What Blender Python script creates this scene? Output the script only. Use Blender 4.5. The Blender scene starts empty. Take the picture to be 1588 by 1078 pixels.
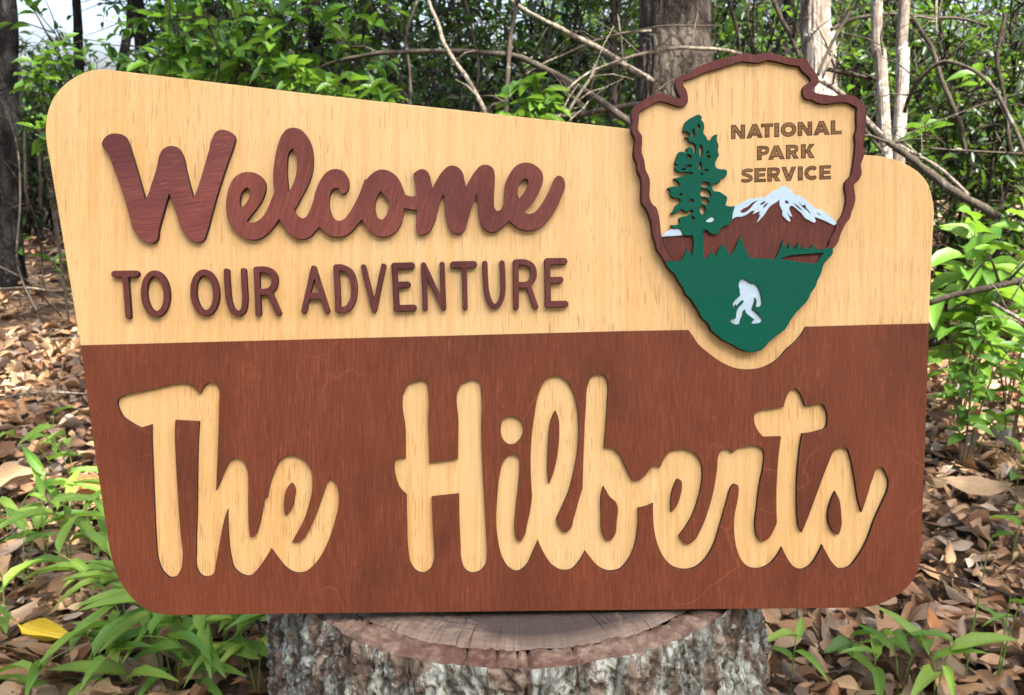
import bpy, bmesh, math, random
import numpy as np
from mathutils import Vector, Matrix, noise as mnoise

# ------------------------------------------------------------------ camera, sky, sun, exposure
SC = bpy.context.scene
COL = SC.collection
FPX, CX, CY = 1400.0, 794.0, 539.0          # focal length and centre in photograph pixels (1588 wide)
PITCH = math.radians(15.0)
CAM = Vector((0.0, 0.0, 0.85))
FWD = Vector((0, math.cos(PITCH), -math.sin(PITCH)))
UPV = Vector((0, math.sin(PITCH), math.cos(PITCH)))
RGT = Vector((1, 0, 0))
cd = bpy.data.cameras.new('camera')
cd.sensor_width = 36.0
cd.lens = FPX / 1588.0 * 36.0
cd.clip_start, cd.clip_end = 0.02, 2000.0
cam = bpy.data.objects.new('camera', cd)
cam.location = CAM
cam.rotation_euler = (math.radians(90) - PITCH, 0, 0)
COL.objects.link(cam)
SC.camera = cam
cd.dof.use_dof = True
cd.dof.focus_distance = 0.70
cd.dof.aperture_fstop = 20.0

SUN_EL, SUN_AZ = math.radians(60), math.radians(140)     # azimuth clockwise from +Y: behind the camera, to the right
SUND = Vector((math.sin(SUN_AZ) * math.cos(SUN_EL), math.cos(SUN_AZ) * math.cos(SUN_EL), math.sin(SUN_EL)))
world = bpy.data.worlds.new('World')
SC.world = world
world.use_nodes = True
wn = world.node_tree
sky = wn.nodes.new('ShaderNodeTexSky')
sky.sky_type = 'NISHITA'
sky.sun_disc = False
sky.sun_elevation = SUN_EL
sky.sun_rotation = SUN_AZ
sky.air_density, sky.dust_density, sky.ozone_density = 0.7, 5.0, 0.6
wn.links.new(sky.outputs[0], wn.nodes['Background'].inputs[0])
wn.nodes['Background'].inputs[1].default_value = 0.10
sl = bpy.data.lights.new('sun', 'SUN')
sl.energy, sl.angle, sl.color = 2.7, math.radians(0.53), (1.0, 0.94, 0.84)
sun = bpy.data.objects.new('sun', sl)
sun.rotation_euler = SUND.to_track_quat('Z', 'Y').to_euler()
sun.location = SUND * 20
COL.objects.link(sun)
SC.view_settings.view_transform = 'Standard'
SC.view_settings.look = 'None'
SC.view_settings.gamma = 1.0
SC.view_settings.use_curve_mapping = False
SC.view_settings.exposure = 2.82
SC.render.engine = 'CYCLES'
SC.cycles.use_denoising = True
SC.cycles.max_bounces = 8
SC.cycles.diffuse_bounces = 4
SC.cycles.glossy_bounces = 2
SC.cycles.transmission_bounces = 4
SC.cycles.sample_clamp_indirect = 6.0

RND = random.Random(7)
NPR = np.random.default_rng(11)


def ray(px, py):
    return (RGT * ((px - CX) / FPX) + UPV * ((CY - py) / FPX) + FWD)


def at_depth(px, py, z):
    """point seen at that photograph pixel, z metres along the camera axis"""
    return CAM + ray(px, py) * z


def on_ground(px, py, h=0.0):
    d = ray(px, py)
    return CAM + d * ((h - CAM.z) / d.z)


def project(P):
    q = P - CAM
    z = q.dot(FWD)
    return CX + FPX * q.dot(RGT) / z, CY - FPX * q.dot(UPV) / z, z


# ------------------------------------------------------------------ object helpers
def tag(o, label=None, cat=None, group=None, kind=None):
    if label: o['label'] = label
    if cat: o['category'] = cat
    if group: o['group'] = group
    if kind: o['kind'] = kind
    return o


def link(name, data, parent=None):
    o = bpy.data.objects.new(name, data)
    COL.objects.link(o)
    if parent is not None:
        o.parent = parent
    return o


def empty(name, loc=(0, 0, 0)):
    o = link(name, None)
    o.location = loc
    o.empty_display_size = 0.05
    return o


def mesh_np(name, verts, faces_flat, sizes, mats, smooth=True, midx=None):
    """fast mesh from arrays"""
    me = bpy.data.meshes.new(name)
    verts = np.asarray(verts, np.float32)
    faces_flat = np.asarray(faces_flat, np.int32)
    sizes = np.asarray(sizes, np.int32)
    me.vertices.add(len(verts)); me.vertices.foreach_set('co', verts.ravel())
    me.loops.add(len(faces_flat)); me.loops.foreach_set('vertex_index', faces_flat)
    me.polygons.add(len(sizes))
    st = np.zeros(len(sizes), np.int32); st[1:] = np.cumsum(sizes)[:-1]
    me.polygons.foreach_set('loop_start', st)
    if smooth:
        me.polygons.foreach_set('use_smooth', np.ones(len(sizes), bool))
    if midx is not None:
        me.polygons.foreach_set('material_index', np.asarray(midx, np.int32))
    for m in (mats if isinstance(mats, (list, tuple)) else [mats]):
        me.materials.append(m)
    me.update(calc_edges=True)
    me.validate()
    return me


# ------------------------------------------------------------------ material helpers
class NT:
    def __init__(self, name):
        self.m = bpy.data.materials.new(name)
        self.m.use_nodes = True
        self.t = self.m.node_tree
        self.b = self.t.nodes['Principled BSDF']
        self.out = self.t.nodes['Material Output']

    def n(self, kind, **kw):
        x = self.t.nodes.new(kind)
        for k, v in kw.items():
            setattr(x, k, v)
        return x

    def l(self, a, b):
        self.t.links.new(a, b)

    def coords(self, scale=(1, 1, 1), rot=(0, 0, 0), out='Object', loc=(0, 0, 0)):
        tc = self.n('ShaderNodeTexCoord')
        mp = self.n('ShaderNodeMapping')
        mp.inputs['Scale'].default_value = scale
        mp.inputs['Rotation'].default_value = rot
        mp.inputs['Location'].default_value = loc
        self.l(tc.outputs[out], mp.inputs[0])
        return mp.outputs[0]

    def noise(self, vec, scale=1.0, detail=4.0, rough=0.55, dist=0.0):
        x = self.n('ShaderNodeTexNoise')
        x.inputs['Scale'].default_value = scale
        x.inputs['Detail'].default_value = detail
        x.inputs['Roughness'].default_value = rough
        x.inputs['Distortion'].default_value = dist
        if vec is not None: self.l(vec, x.inputs['Vector'])
        return x.outputs[0]

    def noise_col(self, vec, detail=4.0):
        x = self.n('ShaderNodeTexNoise')
        x.inputs['Scale'].default_value = 1.0
        x.inputs['Detail'].default_value = detail
        self.l(vec, x.inputs['Vector'])
        return x.outputs['Color']

    def ramp(self, fac, stops, interp='LINEAR'):
        r = self.n('ShaderNodeValToRGB')
        r.color_ramp.interpolation = interp
        e = r.color_ramp.elements
        while len(e) < len(stops): e.new(0.5)
        for q, (p, c) in zip(e, stops):
            q.position = p
            q.color = (c, c, c, 1) if isinstance(c, (int, float)) else (*c, 1)
        self.l(fac, r.inputs[0])
        return r.outputs[0]

    def mix(self, fac, a, b, mode='MIX'):
        x = self.n('ShaderNodeMix', data_type='RGBA', blend_type=mode)
        x.clamp_factor = True
        for s, v in ((x.inputs[0], fac), (x.inputs[6], a), (x.inputs[7], b)):
            if isinstance(v, (int, float)): s.default_value = v
            elif isinstance(v, tuple): s.default_value = (*v, 1)
            else: self.l(v, s)
        return x.outputs[2]

    def math(self, op, a, b=None, clamp=False):
        x = self.n('ShaderNodeMath', operation=op, use_clamp=clamp)
        for s, v in zip(x.inputs, (a, b)):
            if v is None: continue
            if isinstance(v, (int, float)): s.default_value = v
            else: self.l(v, s)
        return x.outputs[0]

    def bump(self, h, strength=0.3, dist=0.01):
        x = self.n('ShaderNodeBump')
        x.inputs['Strength'].default_value = strength
        x.inputs['Distance'].default_value = dist
        self.l(h, x.inputs['Height'])
        self.l(x.outputs[0], self.b.inputs['Normal'])

    def fin(self, col, rough=0.6, spec=0.4):
        s = self.b.inputs['Base Color']
        if isinstance(col, tuple): s.default_value = (*col, 1)
        else: self.l(col, s)
        s = self.b.inputs['Roughness']
        if isinstance(rough, (int, float)): s.default_value = rough
        else: self.l(rough, s)
        self.b.inputs['Specular IOR Level'].default_value = spec
        return self.m


def wood_cream(name, tint=(1, 1, 1)):
    k = NT(name)
    streak = k.noise(k.coords((240, 8, 60)), 1.0, 5, 0.6, 0.15)
    fine = k.noise(k.coords((1100, 36, 100)), 1.0, 3, 0.6)
    blotch = k.noise(k.coords((7, 3.5, 5)), 1.0, 3, 0.55, 0.5)
    pores = k.noise(k.coords((800, 44, 90), loc=(3.1, 1.7, 0)), 1.0, 1.5, 0.5, 0.25)
    patch = k.noise(k.coords((9, 7, 5), loc=(8, 2, 0)), 1.0, 2, 0.5)
    t = lambda c: tuple(a * b for a, b in zip(c, tint))
    c = k.ramp(streak, [(0.25, t((0.56, 0.350, 0.145))), (0.5, t((0.645, 0.428, 0.196))), (0.75, t((0.70, 0.495, 0.250)))])
    c = k.mix(k.math('MULTIPLY', k.ramp(blotch, [(0.45, 0.0), (0.72, 1.0)]), 0.45), c, t((0.66, 0.36, 0.12)))
    c = k.mix(k.math('MULTIPLY', k.ramp(fine, [(0.3, 1.0), (0.5, 0.0)]), 0.28), c, t((0.42, 0.23, 0.075)))
    pm = k.math('MULTIPLY', k.ramp(pores, [(0.60, 0.0), (0.68, 1.0)]), k.ramp(patch, [(0.36, 0.25), (0.60, 1.0)]))
    c = k.mix(k.math('MULTIPLY', pm, 0.68), c, t((0.33, 0.15, 0.05)))
    tiny = k.noise(k.coords((1300, 110, 90), loc=(6, 2, 0)), 1.0, 2, 0.5, 0.2)
    c = k.mix(k.math('MULTIPLY', k.math('MULTIPLY', k.ramp(tiny, [(0.58, 0.0), (0.68, 1.0)]), k.ramp(blotch, [(0.35, 0.2), (0.6, 1.0)])), 0.35), c, t((0.38, 0.19, 0.06)))
    longs = k.noise(k.coords((150, 1.6, 40), loc=(1, 4, 0)), 1.0, 3, 0.55, 0.6)
    c = k.mix(k.math('MULTIPLY', k.ramp(longs, [(0.50, 0.0), (0.64, 1.0)]), 0.42), c, t((0.58, 0.31, 0.10)))
    cloud = k.noise(k.coords((3.0, 2.4, 2), loc=(2, 8, 0)), 1.0, 3, 0.5, 0.4)
    c = k.mix(k.math('MULTIPLY', k.ramp(cloud, [(0.45, 0.0), (0.68, 1.0)]), 0.32), c, t((0.72, 0.53, 0.29)))
    k.bump(k.math('SUBTRACT', fine, k.math('MULTIPLY', pm, 0.8)), 0.22, 0.0004)
    return k.fin(c, 0.55, 0.22)


def wood_stain(name, dark, mid, light, rot=0.0, scratches=True, bump=0.3):
    k = NT(name)
    tc = k.n('ShaderNodeTexCoord'); rt = k.n('ShaderNodeVectorRotate', rotation_type='Z_AXIS')
    rt.inputs['Angle'].default_value = rot
    k.l(tc.outputs['Object'], rt.inputs['Vector'])

    def mp(s, loc=(0, 0, 0)):
        q = k.n('ShaderNodeMapping'); q.inputs['Scale'].default_value = s; q.inputs['Location'].default_value = loc
        k.l(rt.outputs[0], q.inputs[0]); return q.outputs[0]
    grain = k.noise(mp((800, 45, 60)), 1.0, 4, 0.6, 0.2)
    flecks = k.noise(mp((1000, 90, 60), (2, 5, 0)), 1.0, 2, 0.5, 0.4)
    broad = k.noise(mp((30, 3, 10)), 1.0, 3, 0.5, 0.4)
    blotch = k.noise(mp((6, 4, 4), (4, 1, 0)), 1.0, 3, 0.6, 0.6)
    c = k.ramp(grain, [(0.25, dark), (0.5, mid), (0.78, light)])
    c = k.mix(k.math('MULTIPLY', k.ramp(broad, [(0.35, 1.0), (0.6, 0.0)]), 0.45), c, dark)
    c = k.mix(k.math('MULTIPLY', k.ramp(blotch, [(0.50, 0.0), (0.72, 1.0)]), 0.75), c, (0.62 * dark[0], 0.72 * dark[1], 0.95 * dark[2]))
    warm = k.noise(mp((5, 2.2, 3), (9, 6, 0)), 1.0, 3, 0.6, 0.5)
    c = k.mix(k.math('MULTIPLY', k.ramp(warm, [(0.50, 0.0), (0.70, 1.0)]), 0.45), c, (light[0] * 1.1, light[1] * 0.95, light[2] * 0.75))
    c = k.mix(k.math('MULTIPLY', k.ramp(flecks, [(0.62, 0.0), (0.75, 1.0)]), 0.35), c, tuple(min(1, 1.7 * a) for a in light))
    if scratches:
        w = k.noise(mp((9, 11, 3), (1, 9, 0)), 1.0, 2.5, 0.5, 0.3)
        line = k.ramp(k.math('ABSOLUTE', k.math('SUBTRACT', w, 0.5)), [(0.0, 1.0), (0.006, 0.0)])
        gate = k.ramp(k.noise(mp((8, 8, 8), (7, 3, 0)), 1.0, 2), [(0.50, 0.0), (0.60, 1.0)])
        c = k.mix(k.math('MULTIPLY', k.math('MULTIPLY', line, gate), 0.22), c, tuple(min(1, 2.0 * a) for a in light))
    k.bump(grain, bump, 0.0005)
    return k.fin(c, k.ramp(broad, [(0.3, 0.68), (0.7, 0.55)]), 0.2)


M = {}
M['cream'] = wood_cream('plywood_cream')
M['brown'] = wood_stain('stain_brown', (0.092, 0.0235, 0.0105), (0.142, 0.0385, 0.0165), (0.200, 0.061, 0.028))
M['brown_h'] = wood_stain('stain_red_crosswise', (0.115, 0.029, 0.0245), (0.180, 0.052, 0.043), (0.26, 0.086, 0.069), rot=math.radians(82), scratches=False)
M['brown_v'] = wood_stain('stain_red_upright', (0.108, 0.028, 0.0215), (0.168, 0.048, 0.037), (0.24, 0.076, 0.059), rot=math.radians(14), scratches=False)
M['brown_d'] = wood_stain('stain_walnut', (0.070, 0.018, 0.016), (0.105, 0.029, 0.025), (0.155, 0.050, 0.043), scratches=False, bump=0.5)
M['mount'] = wood_stain('stain_mountain', (0.055, 0.015, 0.010), (0.095, 0.026, 0.017), (0.14, 0.042, 0.030), scratches=False, bump=0.6)


def simple(name, col, rough=0.6, var=0.15, scale=200, bump=0.2, spec=0.4, bd=0.0004):
    k = NT(name)
    a = k.noise(k.coords(), scale, 3, 0.6)
    c = k.mix(k.ramp(a, [(0.3, 0.0), (0.7, 1.0)]), tuple(x * (1 - var) for x in col), tuple(min(1, x * (1 + var)) for x in col))
    k.bump(a, bump, bd)
    return k.fin(c, rough, spec)


M['char'] = simple('charred_edge', (0.022, 0.009, 0.006), 0.8)
M['char_mid'] = simple('browned_edge', (0.05, 0.018, 0.011), 0.75)
M['green'] = simple('paint_green', (0.0, 0.076, 0.048), 0.6, 0.12, 500, 0.5, 0.12)
M['white'] = simple('paint_white', (0.40, 0.54, 0.65), 0.5, 0.05, 300, 0.25)
k = NT('burnt_fill')
k.fin(k.mix(k.ramp(k.noise(k.coords((40, 420, 10)), 1.0, 3), [(0.35, 0.0), (0.65, 1.0)]), (0.115, 0.058, 0.022), (0.225, 0.122, 0.048)), 0.75, 0.2)
M['burn_fill'] = k.m
M['burn_line'] = simple('burnt_line', (0.038, 0.016, 0.006), 0.8, 0.3, 900)


def bark_mat(name, dark, mid, pale, lichen, lich_amt, scale=1.0, crack=0.6, cell=(26, 7), lsc=(17, 8)):
    k = NT(name)
    warp = k.noise(k.coords((18 * scale, 18 * scale, 9 * scale)), 1.0, 4, 0.6)
    base = k.coords((cell[0] * scale, cell[0] * scale, cell[1] * scale))
    va = k.n('ShaderNodeVectorMath', operation='ADD'); k.l(base, va.inputs[0])
    wv = k.n('ShaderNodeVectorMath', operation='SCALE'); k.l(k.noise_col(k.coords((22 * scale, 22 * scale, 14 * scale))), wv.inputs[0]); wv.inputs['Scale'].default_value = 1.6
    k.l(wv.outputs[0], va.inputs[1])
    vo = k.n('ShaderNodeTexVoronoi', feature='DISTANCE_TO_EDGE'); k.l(va.outputs[0], vo.inputs['Vector']); vo.inputs['Scale'].default_value = 1.0
    furrow = k.ramp(vo.outputs['Distance'], [(0.0, 1.0), (0.16, 0.0)])
    a = k.noise(k.coords((46 * scale, 46 * scale, 15 * scale)), 1.0, 9, 0.72, 0.3)
    b = k.noise(k.coords((190 * scale, 190 * scale, 90 * scale)), 1.0, 6, 0.7)
    c = k.ramp(a, [(0.32, dark), (0.48, mid), (0.66, pale)])
    c = k.mix(0.45, c, k.ramp(b, [(0.30, dark), (0.5, mid), (0.7, pale)]))
    lp = k.noise(k.coords((lsc[0] * scale, lsc[0] * scale, lsc[1] * scale), loc=(5, 5, 5)), 1.0, 10, 0.68, 0.3)
    lq = k.math('MULTIPLY', k.ramp(lp, [(0.655 - lich_amt, 0.0), (0.672 - lich_amt, 1.0)]), k.ramp(b, [(0.36, 0.10), (0.47, 1.0)]))
    c = k.mix(k.math('MULTIPLY', lq, 0.9), c, k.mix(k.noise(k.coords((40, 40, 40)), 1.0, 4, .6), lichen, tuple(min(1, x * 1.3) for x in lichen)))
    c = k.mix(k.math('MULTIPLY', furrow, crack), c, tuple(x * .5 for x in dark))
    h = k.math('ADD', k.math('ADD', a, k.math('MULTIPLY', b, 0.7)), k.math('MULTIPLY', lq, 0.15))
    k.bump(k.math('SUBTRACT', h, k.math('MULTIPLY', furrow, crack * 1.2)), 1.0, 0.007 / scale)
    return k.fin(c, 0.92, 0.1)


M['bark_stump'] = bark_mat('bark_stump', (0.080, 0.055, 0.042), (0.30, 0.23, 0.18), (0.54, 0.45, 0.375), (0.55, 0.60, 0.54), 0.18, 1.0, 0.75, (42, 7), (34, 12))
M['bark_grey'] = bark_mat('bark_grey', (0.014, 0.011, 0.009), (0.065, 0.054, 0.044), (0.135, 0.115, 0.096), (0.20, 0.19, 0.17), 0.02, 1.3)
M['bark_dark'] = bark_mat('bark_dark', (0.007, 0.007, 0.007), (0.017, 0.016, 0.016), (0.035, 0.032, 0.030), (0.05, 0.055, 0.05), 0.02, 0.8)
M['bark_pale'] = bark_mat('bark_pale', (0.10, 0.072, 0.054), (0.27, 0.22, 0.18), (0.41, 0.36, 0.315), (0.44, 0.41, 0.38), 0.14, 0.8, 0.15)
M['twig'] = bark_mat('twig_grey', (0.028, 0.022, 0.016), (0.072, 0.060, 0.046), (0.135, 0.116, 0.093), (0.19, 0.18, 0.16), 0.05, 2.0, 0.2)
M['twig_dark'] = bark_mat('twig_dark', (0.022, 0.018, 0.014), (0.055, 0.045, 0.036), (0.10, 0.085, 0.07), (0.15, 0.15, 0.13), 0.02, 2.0)
M['twig_pale'] = bark_mat('twig_pale', (0.12, 0.095, 0.07), (0.25, 0.21, 0.165), (0.38, 0.335, 0.275), (0.40, 0.38, 0.34), 0.05, 2.0)


def leaf_mat(name, stops, trans=0.35, tcol=(0.22, 0.42, 0.03), rough=0.42, vein=False):
    k = NT(name)
    geo = k.n('ShaderNodeNewGeometry'); oi = k.n('ShaderNodeObjectInfo')
    r = k.math('FRACT', k.math('ADD', geo.outputs['Random Per Island'], oi.outputs['Random']))
    c = k.ramp(r, stops)
    nz = k.noise(k.coords((60, 60, 60)), 1.0, 3)
    c = k.mix(k.math('MULTIPLY', k.ramp(nz, [(0.35, 1.0), (0.65, 0.0)]), 0.25), c, k.mix(0.5, c, (0.02, 0.03, 0.005), 'MULTIPLY'))
    h = nz
    if vein:
        tc = k.n('ShaderNodeTexCoord'); sx = k.n('ShaderNodeSeparateXYZ'); k.l(tc.outputs['Object'], sx.inputs[0])
        ay = k.math('ABSOLUTE', sx.outputs[1])
        wv = k.math('ABSOLUTE', k.math('SUBTRACT', k.math('FRACT', k.math('MULTIPLY', k.math('SUBTRACT', sx.outputs[0], k.math('MULTIPLY', ay, 0.9)), 10.0)), 0.5))
        vn = k.math('MAXIMUM', k.ramp(ay, [(0.006, 1.0), (0.014, 0.0)]), k.math('MULTIPLY', k.ramp(wv, [(0.03, 1.0), (0.10, 0.0)]), 0.4))
        c = k.mix(k.math('MULTIPLY', vn, 0.5), c, k.mix(0.5, c, (0.30, 0.40, 0.10)))
        spot = k.noise(k.coords((7, 7, 7)), 1.0, 4, 0.6)
        c = k.mix(k.math('MULTIPLY', k.ramp(spot, [(0.62, 0.0), (0.72, 1.0)]), 0.55), c, (0.26, 0.25, 0.05))
        h = k.math('ADD', nz, k.math('MULTIPLY', vn, 0.6))
    k.bump(h, 0.2, 0.002)
    k.fin(c, rough, 0.4)
    if trans > 0:
        tr = k.n('ShaderNodeBsdfTranslucent')
        k.l(k.mix(0.6, c, tcol), tr.inputs[0])
        ms = k.n('ShaderNodeMixShader')
        ms.inputs[0].default_value = trans
        k.l(k.b.outputs[0], ms.inputs[1]); k.l(tr.outputs[0], ms.inputs[2]); k.l(ms.outputs[0], k.out.inputs[0])
    return k.m


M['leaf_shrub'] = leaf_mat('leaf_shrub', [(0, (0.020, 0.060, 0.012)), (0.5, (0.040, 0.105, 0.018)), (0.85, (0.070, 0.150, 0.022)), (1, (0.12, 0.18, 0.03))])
M['leaf_shade_tint'] = leaf_mat('leaf_shade_tint', [(0, (0.007, 0.022, 0.007)), (0.6, (0.015, 0.044, 0.011)), (1, (0.042, 0.092, 0.018))], 0.26)  # thicket shade darkened into the leaf colour
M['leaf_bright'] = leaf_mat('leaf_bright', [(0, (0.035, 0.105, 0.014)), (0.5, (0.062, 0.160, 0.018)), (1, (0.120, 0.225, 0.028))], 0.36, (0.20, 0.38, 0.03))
M['leaf_blade'] = leaf_mat('leaf_blade', [(0, (0.065, 0.170, 0.022)), (0.5, (0.120, 0.250, 0.032)), (1, (0.215, 0.335, 0.050))], 0.36, (0.28, 0.48, 0.05), 0.5, True)  # blade green raised to carry some of the sunlight
M['leaf_sun_tint'] = leaf_mat('leaf_sun_tint', [(0, (0.060, 0.165, 0.018)), (0.5, (0.100, 0.230, 0.022)), (1, (0.150, 0.290, 0.034))], 0.36, (0.26, 0.46, 0.03), 0.42, True)  # brightened green standing in for sunlight the saplings miss
M['leaf_bright_v'] = leaf_mat('leaf_bright_veined', [(0, (0.035, 0.105, 0.014)), (0.5, (0.062, 0.160, 0.018)), (1, (0.120, 0.225, 0.028))], 0.36, (0.20, 0.38, 0.03), 0.42, True)
M['stem_green'] = simple('stem_green', (0.13, 0.21, 0.035), 0.6, 0.2, 40)
M['stem_brown'] = simple('stem_brown', (0.12, 0.085, 0.05), 0.7, 0.3, 60)


def litter_mat(name, stops, vein=False):
    k = NT(name)
    geo = k.n('ShaderNodeNewGeometry'); oi = k.n('ShaderNodeObjectInfo')
    r = k.math('FRACT', k.math('ADD', geo.outputs['Random Per Island'], oi.outputs['Random']))
    c = k.ramp(r, stops)
    a = k.noise(k.coords((45, 45, 45)), 1.0, 5, 0.65)
    b = k.noise(k.coords((260, 260, 260), loc=(3, 1, 2)), 1.0, 3)
    c = k.mix(k.math('MULTIPLY', k.ramp(a, [(0.40, 1.0), (0.60, 0.0)]), 0.4), c, k.mix(1.0, c, (0.45, 0.38, 0.33), 'MULTIPLY'))
    c = k.mix(k.math('MULTIPLY', k.ramp(b, [(0.62, 0.0), (0.72, 1.0)]), 0.5), c, (0.06, 0.035, 0.02))
    h = k.math('ADD', a, k.math('MULTIPLY', b, 0.4))
    if vein:
        tc = k.n('ShaderNodeTexCoord'); sx = k.n('ShaderNodeSeparateXYZ'); k.l(tc.outputs['Object'], sx.inputs[0])
        ay = k.math('ABSOLUTE', sx.outputs[1])
        rib = k.ramp(ay, [(0.007, 1.0), (0.016, 0.0)])
        wv = k.math('ABSOLUTE', k.math('SUBTRACT', k.math('FRACT', k.math('MULTIPLY', k.math('SUBTRACT', sx.outputs[0], k.math('MULTIPLY', ay, 0.7)), 11.0)), 0.5))
        side = k.math('MULTIPLY', k.ramp(wv, [(0.03, 1.0), (0.09, 0.0)]), 0.45)
        vn = k.math('MAXIMUM', rib, side)
        c = k.mix(k.math('MULTIPLY', vn, 0.4), c, k.mix(0.35, c, (0.55, 0.42, 0.26)))
        h = k.math('ADD', h, k.math('MULTIPLY', vn, 0.5))
    k.bump(h, 0.5, 0.003)
    k.fin(c, 0.62, 0.35)
    tr = k.n('ShaderNodeBsdfTranslucent'); k.l(c, tr.inputs[0])
    ms = k.n('ShaderNodeMixShader'); ms.inputs[0].default_value = 0.12
    k.l(k.b.outputs[0], ms.inputs[1]); k.l(tr.outputs[0], ms.inputs[2]); k.l(ms.outputs[0], k.out.inputs[0])
    return k.m


LIT = [(0.0, (0.055, 0.030, 0.018)), (0.14, (0.16, 0.085, 0.045)), (0.27, (0.34, 0.215, 0.115)), (0.38, (0.24, 0.115, 0.055)), (0.50, (0.46, 0.335, 0.195)),
       (0.60, (0.20, 0.145, 0.105)), (0.70, (0.34, 0.185, 0.090)), (0.80, (0.36, 0.245, 0.155)), (0.90, (0.29, 0.235, 0.20)), (1.0, (0.10, 0.060, 0.038))]
M['litter'] = litter_mat('dry_leaf', LIT)
M['litter_v'] = litter_mat('dry_leaf_veined', LIT, True)
M['litter_tan'] = litter_mat('dry_leaf_tan', [(0, (0.33, 0.225, 0.13)), (1, (0.36, 0.25, 0.15))], True)
M['litter_yellow'] = litter_mat('dry_leaf_yellow', [(0, (0.60, 0.46, 0.03)), (1, (0.66, 0.50, 0.04))], True)
M['litter_orange'] = litter_mat('dry_leaf_orange', [(0, (0.38, 0.165, 0.055)), (1, (0.42, 0.19, 0.07))], True)
M['litter_grey'] = litter_mat('dry_leaf_grey', [(0, (0.25, 0.235, 0.225)), (1, (0.29, 0.27, 0.255))], True)

# ------------------------------------------------------------------ 2-D outline tools
def smooth_closed(pts, sub=5):
    """closed curve through the points; a third value marks a sharp corner"""
    P = [np.array(p[:2], float) for p in pts]
    C = [len(p) > 2 for p in pts]
    n = len(P); out = []
    for i in range(n):
        p1, p2 = P[i], P[(i + 1) % n]
        p0 = P[i - 1] if not C[i] else None
        p3 = P[(i + 2) % n] if not C[(i + 1) % n] else None
        d = np.linalg.norm(p2 - p1)

        def tang(a, b, c):
            if a is None: return None
            la, lc = np.linalg.norm(b - a), np.linalg.norm(c - b)
            if la < 1e-9 or lc < 1e-9: return np.zeros(2)
            t = ((b - a) / la * lc + (c - b) / lc * la) / (la + lc)
            return t * d
        m1, m2 = tang(p0, p1, p2), tang(p1, p2, p3) if p3 is not None else None
        if m1 is None and m2 is None: m1 = m2 = p2 - p1
        elif m1 is None: m1 = 1.5 * (p2 - p1) - 0.5 * m2
        elif m2 is None: m2 = 1.5 * (p2 - p1) - 0.5 * m1
        for s in range(sub):
            t = s / sub
            h00, h10, h01, h11 = 2*t**3 - 3*t**2 + 1, t**3 - 2*t**2 + t, -2*t**3 + 3*t**2, t**3 - t**2
            out.append(h00 * p1 + h10 * m1 + h01 * p2 + h11 * m2)
    return out


def crop(ox, oy, s):
    """points read off an enlarged crop -> photograph pixels"""
    return lambda pts: [(ox + p[0] / s, oy + p[1] / s) + tuple(p[2:]) for p in pts]


def contour(F, x0, y0, step, iso=0.0):
    """closed outlines of F > iso on a regular grid"""
    H, W = F.shape
    seg = {}

    def ip(a, b, fa, fb):
        t = (iso - fa) / (fb - fa)
        return (a[0] + (b[0] - a[0]) * t, a[1] + (b[1] - a[1]) * t)
    B = F > iso
    idx = B[:-1, :-1] * 1 + B[:-1, 1:] * 2 + B[1:, 1:] * 4 + B[1:, :-1] * 8
    table = {1: [(3, 0)], 2: [(0, 1)], 3: [(3, 1)], 4: [(1, 2)], 5: [(3, 2), (1, 0)], 6: [(0, 2)], 7: [(3, 2)], 8: [(2, 3)],
             9: [(2, 0)], 10: [(0, 3), (2, 1)], 11: [(2, 1)], 12: [(1, 3)], 13: [(1, 0)], 14: [(0, 3)]}
    pos = {}
    for j, i in zip(*np.nonzero((idx > 0) & (idx < 15))):
        c = [(i, j), (i + 1, j), (i + 1, j + 1), (i, j + 1)]
        f = [F[q[1], q[0]] for q in c]
        keys = [('h', i, j), ('v', i + 1, j), ('h', i, j + 1), ('v', i, j)]
        for a, b in table[int(idx[j, i])]:
            for e in (a, b):
                if keys[e] not in pos:
                    pos[keys[e]] = ip(c[e], c[(e + 1) % 4], f[e], f[(e + 1) % 4])
            seg[keys[a]] = keys[b]
    loops = []
    while seg:
        k0 = next(iter(seg)); lp = []; kk = k0
        while kk in seg:
            nx = seg.pop(kk); lp.append(pos[kk]); kk = nx
        if len(lp) > 6:
            loops.append([(x0 + p[0] * step, y0 + p[1] * step) for p in lp])
    return loops


def stroke_shape(strokes, step=1.0, pad=4):
    """union of round-ended strokes [(points, radius)] -> outlines"""
    allp = np.array([p for s, r in strokes for p in s], float); rm = max(r for s, r in strokes)
    x0, y0 = allp.min(0) - rm - pad; x1, y1 = allp.max(0) + rm + pad
    X, Y = np.meshgrid(np.arange(x0, x1, step), np.arange(y0, y1, step))
    F = np.full(X.shape, -1e9)
    for s, r in strokes:
        s = np.array(s, float)
        for a, b in zip(s[:-1], s[1:]):
            ab = b - a; L = max(ab @ ab, 1e-9)
            t = np.clip(((X - a[0]) * ab[0] + (Y - a[1]) * ab[1]) / L, 0, 1)
            F = np.maximum(F, r - np.hypot(X - a[0] - t * ab[0], Y - a[1] - t * ab[1]))
    return contour(F, x0, y0, step)


def arcpts(pts, n=8):
    """open smooth polyline through the points"""
    P = [np.array(p, float) for p in pts]; out = []
    for i in range(len(P) - 1):
        p0, p1, p2, p3 = P[max(i - 1, 0)], P[i], P[i + 1], P[min(i + 2, len(P) - 1)]
        for s in range(n):
            t = s / n
            out.append(0.5 * (2*p1 + (p2 - p0)*t + (2*p0 - 5*p1 + 4*p2 - p3)*t*t + (3*p1 - p0 - 3*p2 + p3)*t**3))
    out.append(P[-1])
    return out


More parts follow.
